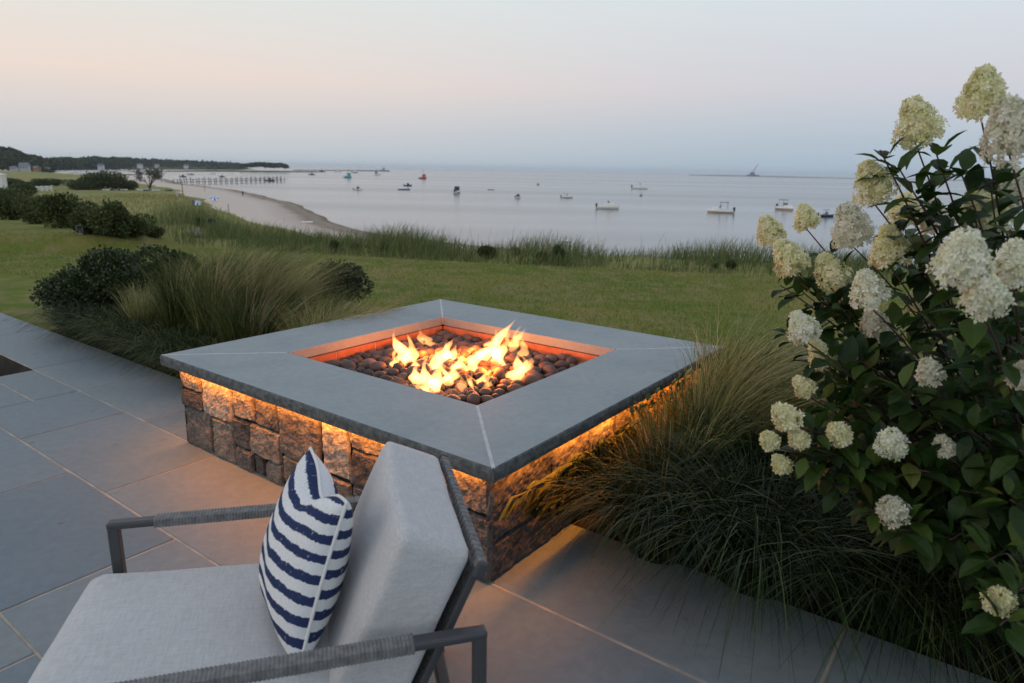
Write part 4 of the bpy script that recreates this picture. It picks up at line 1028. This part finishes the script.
for (px_, py_, w_, lb) in [(196, 237, 15, 'pale rounded boulder in the beach grass just left of the black sign'), (224, 237, 12, 'pale flat boulder in the beach grass right of the black sign')]:
    p = hit(px_, py_); bm = bmesh.new(); bmesh.ops.create_icosphere(bm, subdivisions=3, radius=1); s = w_ / F * p.y / 2
    for q in bm.verts: q.co = Vector((q.co.x * s, q.co.y * s * .8, q.co.z * s * .7)) * (1 + .2 * mnoise.noise(q.co * 1.3 + Vector((px_, 0, 0))))
    m_ = MB(); m_.bm(bm); tag(m_.build('boulder', M_rock, None, True, p + Vector((0, 0, s * .25))), lb, 'boulder')
for (px_, py_, h_, mt, lb) in [(119, 211, 9, M_white, 'thin white marker stake standing alone in the meadow'), (229, 215, 11, M_wood, 'thin wooden stake on the sand left of the beached dinghy'), (183, 195, 14, M_wood, 'thin wooden stake where the pier reaches the beach'), (205, 192, 7, M_wood, 'short wooden stake standing on the upper beach')]:
    p = hit(px_, py_); s = h_ / F * p.y
    m_ = MB().tube([(0, 0, -.2), (0, 0, s * .93), (0, 0, s)], [s * .03, s * .03, s * .012], 6); tag(m_.build('marker_stake', mt, None, False, p), lb, 'stake')
# white corner post at the left edge of the picture
p = hit(3, 193); s = 17 / F * p.y
e = empty('white_post', p, 0, 'white post cut by the left edge of the photo', 'post'); MB().box(-s * .2, s * .2, -s * .2, s * .2, 0, s, 0, None, s * .02).build('shaft', M_white, e)
obj('cap', [(-s * .24, -s * .24, s), (s * .24, -s * .24, s), (s * .24, s * .24, s), (-s * .24, s * .24, s), (0, 0, s * 1.12)], [(0, 1, 4), (1, 2, 4), (2, 3, 4), (3, 0, 4), (3, 2, 1, 0)], M_white, e)
# white fence
pa, pb = hit(16, 192), hit(52, 191); dv = pb - pa
e = empty('white_fence', pa, math.atan2(dv.y, dv.x), 'low white rail fence between dark shrubs at the harbour side', 'fence'); L = dv.length; h_ = 5 / F * pa.y
for k in range(8): MB().box(L * k / 7 - .12, L * k / 7 + .12, -.12, .12, -.4, h_).build('post', M_white, e)
MB().box(.13, L - .13, -.05, .05, h_ * .2, h_ * .45).box(.13, L - .13, -.05, .05, h_ * .6, h_ * .88).build('rail', M_white, e)

# ------------------------------------------------------------------ boats
boat_mats = {}
def bmt(c):
    if c not in boat_mats: boat_mats[c] = plain('boat_paint', c, .35, .5, 0, .04, 2)
    return boat_mats[c]
WHT, CRM, NVY, BLK, TEAL, RED, BLU, GRY, TAN, PUR = (.86, .86, .84), (.80, .74, .64), (.025, .035, .07), (.03, .032, .036), (.10, .36, .36), (.45, .10, .06), (.06, .16, .36), (.3, .31, .32), (.48, .36, .25), (.22, .18, .35)
def hull(L, Bm, fb, tr=.75):
    n = 14; secs = []
    for i in range(n + 1):
        u = i / n; x = -L / 2 + L * u
        b = Bm / 2 * (tr + (1 - tr) * math.sin(min(1, u / .45) * math.pi / 2)) * (1 if u < .5 else math.cos((u - .5) / .5 * math.pi / 2) ** .75)
        b = max(b, .01); s = fb * (1 + .55 * max(0, u - .35) ** 1.3); k = -.12 * fb + .12 * fb * max(0, u - .7) * 3
        secs.append([(x, 0, k - .25 * fb), (x, b * .72, k), (x, b * .92, s * .45), (x, b, s), (x, b * .86, s), (x, b * .80, s * .55 if u < .93 else s * .98), (x, 0, s * .55 if u < .62 else s * 1.02)])
    V = []; Fq = []; Mi = []
    for sg in (1, -1):
        b0 = len(V)
        for q in secs: V += [(x, y * sg, z) for x, y, z in q]
        for i in range(n):
            for j in range(6):
                f_ = (b0 + i * 7 + j, b0 + i * 7 + j + 1, b0 + (i + 1) * 7 + j + 1, b0 + (i + 1) * 7 + j)
                Fq.append(f_ if sg < 0 else f_[::-1]); Mi.append(0 if j < 3 else 1)
        st_ = tuple(b0 + j for j in range(7)); Fq.append(st_ if sg > 0 else st_[::-1]); Mi.append(0)
    return V, Fq, Mi
def boat(px_, py_, wpx, kind, label, hc=WHT, cc=WHT, top=NVY, head=0.0, view_len=None, motor=BLK, cat='boat', stripe=None):
    """head: bow direction in degrees, 0 = to the right in the photo, 90 = away; wpx: width it shows in the photo"""
    p = gp(px_, py_, -8.0) if py_ < 300 else gp(px_, py_, -8.0)
    h = R(head); ratio = abs(math.cos(h)) + .36 * abs(math.sin(h)); L = 1.03 * wpx / F * p.y / ratio; Bm = L * .36; fb = L * (.10 if kind == 'dinghy' else .14)
    e = empty({'dinghy': 'dinghy', 'fishing': 'fishing_boat'}.get(kind, 'motorboat'), p, h, label, cat, 'boats moored in the harbour')
    V, Fq, Mi = hull(L, Bm, fb); obj('hull', V, Fq, [bmt(hc), bmt(WHT if hc != WHT else (.6, .6, .58))], e, True, Mi)
    if stripe:
        V2 = [(x, y * 1.012 + (.004 if y > 0 else -.004), z) for x, y, z in V]; F2 = [f_ for f_, i in zip(Fq, range(len(Fq))) if (i % 85) < 84 and (i % 85) % 6 == 1]
        obj('stripe', V2, F2, bmt(stripe), e)
    def motor_at():
        m_ = MB(); x = -L / 2; m_.box(x - L * .075, x + L * .012, -L * .03, L * .03, fb * .55, fb * 1.75, 0, None, L * .012).box(x - L * .045, x - L * .02, -L * .01, L * .01, -fb * .5, fb * .56)
        m_.build('outboard_motor', bmt(motor), e)
    def canopy(x0, x1, z, w_, mt):
        m_ = MB(); m_.box(x0, x1, -w_, w_, z, z + L * .018, 0, None, L * .006); m_.build('canopy', bmt(mt), e)
        for sx in (x0 + L * .02, x1 - L * .02):
            for sy in (-w_ * .85, w_ * .85): MB().tube([(sx, sy * .9, fb * .6), (sx, sy, z)], L * .006, 5).build('canopy_post', bmt(GRY), e)
    def windshield(x, z, h_, w_, mt=(.10, .12, .14)):
        obj('windshield', [(x, -w_, z), (x + L * .06, -w_ * .5, z), (x + L * .06, w_ * .5, z), (x, w_, z), (x - L * .06, -w_ * .95, z + h_), (x - L * .015, -w_ * .5, z + h_), (x - L * .015, w_ * .5, z + h_), (x - L * .06, w_ * .95, z + h_)], [(0, 1, 5, 4), (1, 2, 6, 5), (2, 3, 7, 6)], bmt(mt), e)
    if kind == 'console':
        MB().box(-L * .06, L * .07, -Bm * .18, Bm * .18, fb * .55, fb * 1.75, 0, None, L * .012).build('console', bmt(cc), e); windshield(L * .03, fb * 1.7, fb * .5, Bm * .16)
        MB().box(-L * .19, -L * .11, -Bm * .2, Bm * .2, fb * .55, fb * 1.35, 0, None, L * .01).build('seat', bmt(cc), e)
        canopy(-L * .16, L * .12, fb * 2.9, Bm * .30, top); motor_at()
    elif kind == 'cuddy':
        m_ = MB(); m_.box(-L * .02, L * .26, -Bm * .32, Bm * .32, fb * .9, fb * 1.85, 0, None, L * .03); m_.build('cabin', bmt(cc), e); windshield(L * .02, fb * 1.8, fb * .85, Bm * .3)
        MB().box(-L * .2, -L * .12, -Bm * .25, Bm * .25, fb * .55, fb * 1.5, 0, None, L * .01).build('seat', bmt(cc), e); motor_at()
    elif kind == 'bimini':
        m_ = MB(); m_.box(.0, L * .3, -Bm * .33, Bm * .33, fb * .95, fb * 1.5, 0, None, L * .03); m_.build('foredeck', bmt(cc), e); windshield(L * .02, fb * 1.45, fb * .7, Bm * .34)
        canopy(-L * .3, L * .02, fb * 3.0, Bm * .36, top); motor_at()
    elif kind == 'covered':
        m_ = MB(); m_.box(-L * .12, L * .12, -Bm * .34, Bm * .34, fb * .9, fb * 2.6, 0, None, L * .03); m_.build('canvas_cover', bmt(top), e); motor_at()
    elif kind == 'fishing':
        MB().box(L * .02, L * .26, -Bm * .3, Bm * .3, fb * .9, fb * 2.9, 0, None, L * .015).build('wheelhouse', bmt(cc), e)
        MB().box(L * .262, L * .268, -Bm * .24, Bm * .24, fb * 2.0, fb * 2.6).build('window', bmt((.05, .06, .07)), e)
        MB().tube([(L * .05, 0, fb * 2.8), (L * .05, 0, fb * 6)], L * .010, 6).tube([(L * .05, -Bm * .3, fb * 4.6), (L * .05, Bm * .3, fb * 4.6)], L * .006, 5).build('mast', bmt(GRY), e)
        MB().box(-L * .35, -L * .15, -Bm * .25, Bm * .25, fb * .55, fb * 1.25, 0, None, L * .01).build('deck_box', bmt(GRY), e)
    elif kind == 'dinghy':
        for x in (-.2, .1): MB().box(L * x, L * x + L * .06, -Bm * .38, Bm * .38, fb * .62, fb * .74).build('thwart', bmt(TAN), e)
    return e
boat(608, 209, 22, 'cuddy', 'white cuddy boat with tan stripe and dark outboard, bow to the right, nearest mid-harbour', CRM, WHT, head=-12)
boat(720, 213, 25, 'bimini', 'white runabout with small navy bimini, bow left, nearest boat left of the hydrangea flowers', WHT, WHT, NVY, 168, stripe=TAN)
boat(785, 210, 15, 'bimini', 'white boat with arched navy bimini seen from the bow, left of the navy-hulled boat', WHT, WHT, NVY, -70, stripe=TAN)
boat(826, 217, 18, 'console', 'navy-hulled centre console boat right beside the hydrangea flowers', NVY, PUR, BLK, 15)
boat(640, 189, 15, 'cuddy', 'white boat with low cabin far out, bow to the right, above the green buoy', WHT, WHT, head=-5)
boat(567, 198, 12, 'bimini', 'white boat with tan waterline and thin top between the two central harbour boats', WHT, WHT, TAN, 12, stripe=TAN)
boat(518, 198, 8, 'covered', 'white boat with black canvas box amidships, stern towards shore', WHT, WHT, BLK, 60)
boat(491, 190, 7, 'dinghy', 'small pale grey boat, alone far out above the broad dark shrub', GRY, GRY, head=170)
boat(457, 193, 9, 'covered', 'white boat with tan waterline under a black canvas top, right of the red fishing boat', WHT, WHT, BLK, 80, stripe=TAN)
boat(404, 190, 12, 'dinghy', 'blue open skiff low on the water below the red fishing boat', BLU, BLU, head=10)
boat(408, 186, 8, 'covered', 'small dark boat directly behind the blue skiff', BLK, BLK, BLK, 20)
boat(423, 179, 9, 'fishing', 'red fishing boat with tall mast, farthest bright hull', RED, RED, head=60, cat='fishing boat')
boat(348, 178, 8, 'fishing', 'teal fishing boat seen from astern, biggest hull near the spit', TEAL, TEAL, head=70, cat='fishing boat')
boat(358, 190, 9, 'covered', 'white boat with black canopy, closest one to the pale shallows at left', WHT, WHT, BLK, 30)
boat(377, 175, 8, 'fishing', 'white fishing boat with purple wheelhouse near the breakwater', WHT, PUR, head=140, cat='fishing boat')
boat(383, 171, 6, 'fishing', 'small teal fishing boat behind the white and purple one', TEAL, TEAL, head=60, cat='fishing boat')
boat(312, 175, 6, 'covered', 'small dark boat left of the teal fishing boat, nearer the pier', BLK, BLK, BLK, 10)
boat(322, 172, 6, 'covered', 'small dark boat just left of the teal fishing boat, farther out', BLK, BLK, BLK, 170)
boat(338, 172, 6, 'cuddy', 'faint white boat far behind the teal fishing boat at left', WHT, WHT, head=0)
boat(355, 173, 6, 'cuddy', 'faint grey-green boat far behind the teal fishing boat at right', GRY, WHT, head=0)
boat(270, 181, 9, 'covered', 'dark boat lying at the outer end of the pier', BLK, GRY, BLK, 10)
boat(183, 177, 6, 'covered', 'dark boat floating left above the pier, near the shore', BLK, BLK, BLK, 0)
boat(191, 175, 6, 'cuddy', 'grey boat with cabin moored above the shore end of the pier', GRY, GRY, head=10)
boat(212, 174, 6, 'cuddy', 'white boat far above the middle of the pier', WHT, WHT, head=170)
boat(222, 177, 5, 'covered', 'small dark boat just above the middle of the pier', BLK, BLK, BLK, 0)
boat(232, 174, 4, 'dinghy', 'tiny pale boat far above the outer half of the pier', WHT, WHT, head=0)
boat(407, 169, 4, 'cuddy', 'tiny pale boat on the horizon left of the red fishing boat', WHT, WHT, head=0)
boat(460, 168, 4, 'fishing', 'tiny dark boat on the horizon above the covered white boat', BLK, BLK, head=0)
boat(447, 168, 3, 'dinghy', 'tiny grey boat on the horizon, left of the tiny dark one', GRY, GRY, head=0)
# crowd of little boats in the inner harbour at the far left
ri = random.Random(8)
where = ['before the tree covered hill', 'right of the tree covered hill', 'above the white fence', 'left of the green mound', 'above the green mound', 'right above the green mound', 'left of the wispy tree', 'behind the wispy tree', 'right of the wispy tree']
for k in range(18):
    x = 44 + k * 7.4 + ri.uniform(-2, 2); y = 171 + ri.uniform(-2.5, 3.2)
    kd, col_, nm = [('cuddy', WHT, 'white'), ('covered', WHT, 'white, dark-topped'), ('dinghy', GRY, 'grey'), ('cuddy', NVY, 'navy-hulled'), ('fishing', WHT, 'white, masted')][k % 5]
    boat(x, y, ri.uniform(4.5, 7), kd, f'tiny {nm} boat in the inner harbour, number-free mooring {where[min(8, int((x - 44) / 15.5))]}'.replace(', number-free mooring', ''), col_, col_, BLK, ri.choice([0, 180, 20, 160]))
# mooring buoys
for (px_, py_, c_, lb) in [(641, 196, (.05, .22, .12), 'small green buoy below the far white cabin boat'), (538, 185, (.5, .2, .12), 'tiny reddish buoy in open water above the two central boats')]:
    p = gp(px_, py_, -8); s = 3.4 / F * p.y / 2; e = empty('buoy', p, 0, lb, 'buoy')
    bm = bmesh.new(); bmesh.ops.create_icosphere(bm, subdivisions=2, radius=s); m_ = MB(); m_.bm(bm); m_.build('float', bmt(c_), e, True); MB().tube([(0, 0, s * .9), (0, 0, s * 1.7)], s * .12, 6).build('stem', bmt(GRY), e)
# dredge barge with a crane, far out
p = gp(753, 176, -8); s = 11.5 / F * p.y
e = empty('crane_barge', p, 0, 'dark barge with a raised crane boom far out at right', 'barge')
MB().box(-s * .5, s * .5, -s * .15, s * .15, -.5, s * .10, 0, None, s * .01).build('hull', bmt((.06, .055, .05)), e); MB().box(-s * .25, s * .12, -s * .1, s * .1, s * .102, s * .30, 0, None, s * .01).build('crane_house', bmt((.12, .08, .06)), e)
m_ = MB(); m_.tube([(-s * .08, 0, s * .25), (s * .32, 0, s * .95)], s * .022, 6).tube([(-s * .15, 0, s * .3), (s * .30, 0, s * .92)], s * .010, 5); m_.build('boom', bmt((.10, .10, .10)), e)

# pier
pa, pb = gp(176, 184.5, -8), gp(283, 181.5, -8); dv = pb - pa; L = dv.length
pe = empty('pier', pa, math.atan2(dv.y, dv.x), 'long wooden pier on many posts reaching from the beach into the harbour', 'pier')
hp = 3.2 / F * pa.y; npz = 22
MB().box(0, L, -.9, .9, hp * .62, hp * .75).build('deck', M_wood, pe)
for k in range(npz):
    for sy in (-1.06, 1.06): MB().tube([(L * k / (npz - 1), sy, -1.2), (L * k / (npz - 1), sy, hp * (1.6 + .25 * ((k * 7) % 3)))], .17, 6).build('post', M_wood, pe)
MB().box(.2, L - .2, .85, .92, hp * 1.3, hp * 1.42).build('rail', M_wood, pe)
# beached boats, umbrellas and people
def beached(px_, py_, wpx, hc, head, label, roll=0.0, name='dinghy'):
    p = hit(px_, py_) if px_ < 500 else gp(px_, py_, -7.9); h = R(head); L = wpx / F * p.y / (abs(math.cos(h)) + .36 * abs(math.sin(h)))
    e = empty(name, p + Vector((0, 0, .03)), h, label, 'dinghy', 'dinghies pulled up on the beach'); e.rotation_euler = (roll, 0, h)
    V, Fq, Mi = hull(L, L * .38, L * .13); V = [(x, y, z + L * .04) for x, y, z in V]; obj('hull', V, Fq, [bmt(hc), bmt(WHT)], e, True, Mi)
    for x in (-.2, .1): MB().box(L * x, L * x + L * .06, -L * .145, L * .145, L * .12, L * .135).build('thwart', bmt(TAN), e)
beached(307, 224, 13, WHT, -8, 'white dinghy lying alone on the sand near the water')
beached(564, 243, 14, WHT, 0, 'white dinghy at the shore behind the twin dark shrubs')
for (px_, w_, hd, c_, wd) in [(106, 7, 20, WHT, 'first white dinghy in the row along the meadow, by the green mound'), (115, 6, 160, GRY, 'grey dinghy second in the row along the meadow'), (124, 7, 15, WHT, 'white dinghy third in the row along the meadow'), (139, 7, 170, WHT, 'white dinghy in the row, just below the wispy tree'), (147, 6, 60, BLU, 'blue dinghy in the row below the wispy tree'), (156, 7, 10, WHT, 'white dinghy in the row, right below the wispy tree'), (169, 7, 0, BLK, 'dark dinghy at the right end of the row, on the sand')]:
    beached(px_, 190.5 + (px_ - 106) * .012, w_, c_, hd, wd)
for (px_, py_, lb, c_) in [(197, 207, 'blue and white beach umbrella tipped on the sand, lower one', (.12, .2, .5)), (214, 202, 'blue beach umbrella on the sand, upper one', (.10, .18, .55))]:
    p = hit(px_, py_); s = 8 / F * p.y / 2; e = empty('beach_umbrella', p, .5, lb, 'umbrella', 'umbrellas on the beach'); e.rotation_euler = (.5, .4, 0)
    MB().tube([(0, 0, 0), (0, 0, s * 1.6)], .03, 6).build('pole', bmt(GRY), e)
    V = [(0, 0, s * 1.65)] + [(s * math.cos(a * math.pi / 5), s * math.sin(a * math.pi / 5), s * 1.2) for a in range(10)] + [(s * .5 * math.cos(a * math.pi / 5), s * .5 * math.sin(a * math.pi / 5), s * 1.53) for a in range(10)]
    Fq = [(0, 11 + a, 11 + (a + 1) % 10) for a in range(10)] + [(11 + a, 1 + a, 1 + (a + 1) % 10, 11 + (a + 1) % 10) for a in range(10)]
    obj('canopy', V, Fq, [bmt(c_), bmt(WHT)], e, False, [a % 2 for a in range(10)] * 2)
def person(px_, py_, cloth, label, lean=0.0):
    p = hit(px_, py_); vs = [(0, 0, .95), (0, 0, 1.2), (0, 0, 1.42), (0, 0, 1.52), (0, .02, 1.66), (-.1, 0, .9), (-.11, .05, .5), (-.12, 0, .06), (.1, 0, .9), (.12, -.08, .5), (.16, -.02, .06), (-.2, 0, 1.4), (-.25, .04, 1.12), (-.22, -.12, .88), (.2, 0, 1.4), (.26, .02, 1.12), (.24, -.14, .9)]
    ed = [(0, 1), (1, 2), (2, 3), (3, 4), (0, 5), (5, 6), (6, 7), (0, 8), (8, 9), (9, 10), (2, 11), (11, 12), (12, 13), (2, 14), (14, 15), (15, 16)]
    rd = [.14, .15, .13, .06, .11, .10, .07, .05, .10, .07, .05, .07, .05, .04, .07, .05, .04]
    me = bpy.data.meshes.new('person'); me.from_pydata(vs, ed, []); o = bpy.data.objects.new('person', me); link(o); o.location = p
    md = o.modifiers.new('skin', 'SKIN')
    for sv, r_ in zip(me.skin_vertices[0].data, rd): sv.radius = (r_, r_)
    o.modifiers.new('sub', 'SUBSURF').levels = 1; me.materials.append(bmt(cloth)); tag(o, label, 'person')
person(243, 197, (.05, .05, .07), 'person in dark clothes standing by the water on the beach')
person(177, 198, (.5, .5, .5), 'person in pale clothes standing on the upper beach')
person(194, 208, (.08, .1, .25), 'person in blue clothes beside the lower beach umbrella')

# ------------------------------------------------------------------ the far shores
M_far = leafmat('far_tree_leaf', [(0, (.028, .042, .030)), (.5, (.050, .070, .044)), (1, (.085, .105, .06))], .8, .1, .1)
M_bank = plain('far_bank', (.11, .115, .05), .95, .1, 0, .4, .02)
M_spit = plain('sand_spit', (.13, .115, .085), .95, .1, 0, .4, .01)
def strip(name, mat_, pts, wid, z_of):
    """a low ridge of land along pts (x, y), wid metres across"""
    V = []; k = 9
    P = resample(np.array(pts, float), max(8, np.hypot(*(np.array(pts[-1]) - np.array(pts[0]))) / 60))
    for i, (x, y) in enumerate(P):
        u = i / (len(P) - 1)
        for j in range(k):
            q = (j / (k - 1) - .5) * 2
            V.append((x, y + q * wid / 2, -8.3 + max(0, 1 - q * q) * (z_of(u) + 8.3) * (1 + .12 * math.sin(i * 1.7 + j))))
    n = len(P); idx = np.arange(n * k).reshape(n, k); f = np.stack([idx[:-1, :-1], idx[1:, :-1], idx[1:, 1:], idx[:-1, 1:]], -1).reshape(-1, 4)
    return tag(obj(name, V, f, mat_, smooth=True), kind='structure')
def P2(px_, Y): p = yp(px_, 165, Y); return (p.x, p.y)
strip('far_shore', M_bank, [P2(-330, 760), P2(-60, 800), P2(60, 900), P2(150, 1150), P2(235, 1500)], 240, lambda u: -4 + 9 * max(0, 1 - u * 2.6))
strip('inner_bank', plain('pale_harbour_bank', (.30, .28, .24), .95, .1, 0, .35, .05), [P2(-200, 480), P2(0, 500), P2(75, 540), P2(128, 560)], 60, lambda u: -6.6 - .8 * u)
strip('marsh_spit', M_bank, [P2(188, 900), P2(225, 1000), P2(265, 1050), P2(312, 1150)], 160, lambda u: -6.0 - 1.2 * abs(u - .45))
strip('breakwater_spit', M_spit, [P2(296, 1500), P2(340, 1700), P2(388, 1800)], 60, lambda u: -6.3 + 2.2 * max(0, u - .55))
strip('outer_spit', M_spit, [P2(692, 3300), P2(780, 3000), P2(900, 2700), P2(1150, 2400)], 120, lambda u: -5.6 + .8 * math.sin(u * 9))
def forest(name, spots, seed):
    """a far-off wood: leaf clumps gathered in many crowns"""
    g = np.random.default_rng(seed); VV = []
    for (x, y, z, r, h) in spots:
        n = 150; dv = g.normal(size=(n, 3)); dv /= np.linalg.norm(dv, axis=1)[:, None]; dv[:, 2] = np.abs(dv[:, 2]) * 1.1 - .25
        lob = 1 + .25 * np.sin(dv[:, 0] * 4 + x) * np.cos(dv[:, 1] * 5 + y)
        P = dv * lob[:, None] * [r, r, h] * g.uniform(.7, 1.05, (n, 1)) + [x, y, z]
        a = g.normal(size=(n, 3)); a /= np.linalg.norm(a, axis=1)[:, None]; b = np.cross(a, g.normal(size=(n, 3))); b /= np.linalg.norm(b, axis=1)[:, None]; s = r * g.uniform(.22, .42, (n, 1))
        VV.append(np.stack([P - a * s, P + b * s * .7, P + a * s, P - b * s * .7], 1).reshape(-1, 3))
    V = np.concatenate(VV); return tag(obj(name, V, np.arange(len(V)).reshape(-1, 4), M_far), kind='stuff')
g = np.random.default_rng(5); sp = []
def topz(px_, py_, Y): return yp(px_, py_, Y).z
hill = [(-40, 143), (0, 147), (14, 148), (24, 153), (36, 156), (46, 159)]
for px_ in np.arange(-45, 47, 1.6):
    ty = np.interp(px_, [q[0] for q in hill], [q[1] for q in hill])
    for row in range(4):
        Y = 620 + row * 35 + g.uniform(-12, 12); x = yp(px_ + g.uniform(-1, 1), 165, Y).x; tz = topz(px_, ty + (3 - row) * 3.2 + g.uniform(-.8, 1), Y); h = g.uniform(5, 8)
        sp.append((x, Y, tz - h, g.uniform(4.5, 7.5), h))
forest('hill_wood', sp, 6); sp = []
band = [(40, 159), (60, 157.5), (75, 158), (96, 157), (110, 157.5), (128, 158), (150, 159.5), (175, 160.5), (200, 161.5), (240, 163)]
for px_ in np.arange(40, 240, 1.3):
    ty = np.interp(px_, [q[0] for q in band], [q[1] for q in band]) + g.uniform(-.9, .9)
    for row in range(3):
        Y = np.interp(px_, [40, 240], [760, 1500]) + row * 30; x = yp(px_ + g.uniform(-.8, .8), 165, Y).x; tz = topz(px_, ty + (2 - row) * 2.0, Y); h = g.uniform(5, 8) * Y / 850
        sp.append((x, Y, tz - h, g.uniform(4.5, 7) * Y / 850, h))
forest('far_wood', sp, 9); sp = []
for px_ in np.arange(243, 287, 1.3):
    Y = 1080 + g.uniform(-15, 15); ty = 162.2 + .25 * abs(px_ - 262) / 4 + g.uniform(-.4, .6); x = yp(px_, 165, Y).x; tz = topz(px_, ty, Y); h = g.uniform(3.5, 5); sp.append((x, Y, tz - h, g.uniform(4, 6), h))
forest('spit_wood', sp, 10)
# houses on the far shore
def house(px_, py_, wpx, label, wc, rc, rz=.3, hr=.62):
    py_ += 1.6
    Y = float(np.interp(px_, [0, 60, 240], [540, 640, 1250])); p = yp(px_, py_, Y); w_ = wpx / F * Y; d_ = w_ * .7; w_ *= .72; d_ = w_ * .7; h_ = w_ * hr * .5; rh_ = w_ * hr * .45
    e = empty('house', p, rz, label, 'house', 'houses on the far harbour shore')
    MB().box(-w_ / 2, w_ / 2, -d_ / 2, d_ / 2, -3, h_).build('wall', bmt(wc), e)
    o = w_ * .05; obj('roof', [(-w_ / 2 - o, -d_ / 2 - o, h_), (w_ / 2 + o, -d_ / 2 - o, h_), (w_ / 2 + o, d_ / 2 + o, h_), (-w_ / 2 - o, d_ / 2 + o, h_), (-w_ / 2 - o, 0, h_ + rh_), (w_ / 2 + o, 0, h_ + rh_)], [(0, 1, 5, 4), (2, 3, 4, 5), (1, 2, 5), (3, 0, 4), (3, 2, 1, 0)], bmt(rc), e)
    for x in (-.3, 0, .3): MB().box(w_ * (x - .06), w_ * (x + .06), -d_ / 2 - .12, -d_ / 2 - .01, h_ * .3, h_ * .75).build('window', bmt((.05, .06, .08)), e)
    MB().box(w_ * .18, w_ * .26, -d_ * .1, d_ * .1, h_ + rh_ * .3, h_ + rh_ * 1.25).build('chimney', bmt((.3, .2, .16)), e)
RF = (.14, .14, .15)
for a in [(25, 167.5, 11, 'white gabled house at the foot of the tree covered hill', (.42, .42, .46), (.16, .17, .2), .2, .8), (37, 168, 8, 'red-brown house right of the white gabled house', (.26, .13, .10), (.12, .09, .08), -.3), (14, 168, 8, 'grey house left of the white gabled house', (.38, .40, .45), RF, .1), (47, 168.5, 6, 'small brown house where hill and tree line meet', (.2, .14, .12), RF, .4),
          (101, 165.5, 7, 'pale house among the trees above the green mound', (.55, .57, .58), RF, .2), (140, 164.5, 6, 'small white house on the far shore above the wispy tree', (.6, .6, .58), RF, -.2), (157, 164.5, 5, 'small pale house on the far shore right of the wispy tree', (.55, .55, .55), RF, .3), (186, 165, 5, 'tiny white house on the far shore above the pier', (.6, .6, .6), RF, .1)]:
    house(*a)

# ------------------------------------------------------------------ thin sea haze
hz = bpy.data.materials.new('haze'); hz.use_nodes = True; nt = hz.node_tree
nt.nodes.remove(nt.nodes['Principled BSDF']); pv = nt.nodes.new('ShaderNodeVolumePrincipled')
pv.inputs['Color'].default_value = (.86, .92, 1, 1); pv.inputs['Density'].default_value = HAZE
nt.links.new(pv.outputs[0], nt.nodes['Material Output'].inputs['Volume'])
tag(MB().box(-14500, 14500, -300, 14500, -13, 45).build('haze', hz), kind='stuff')
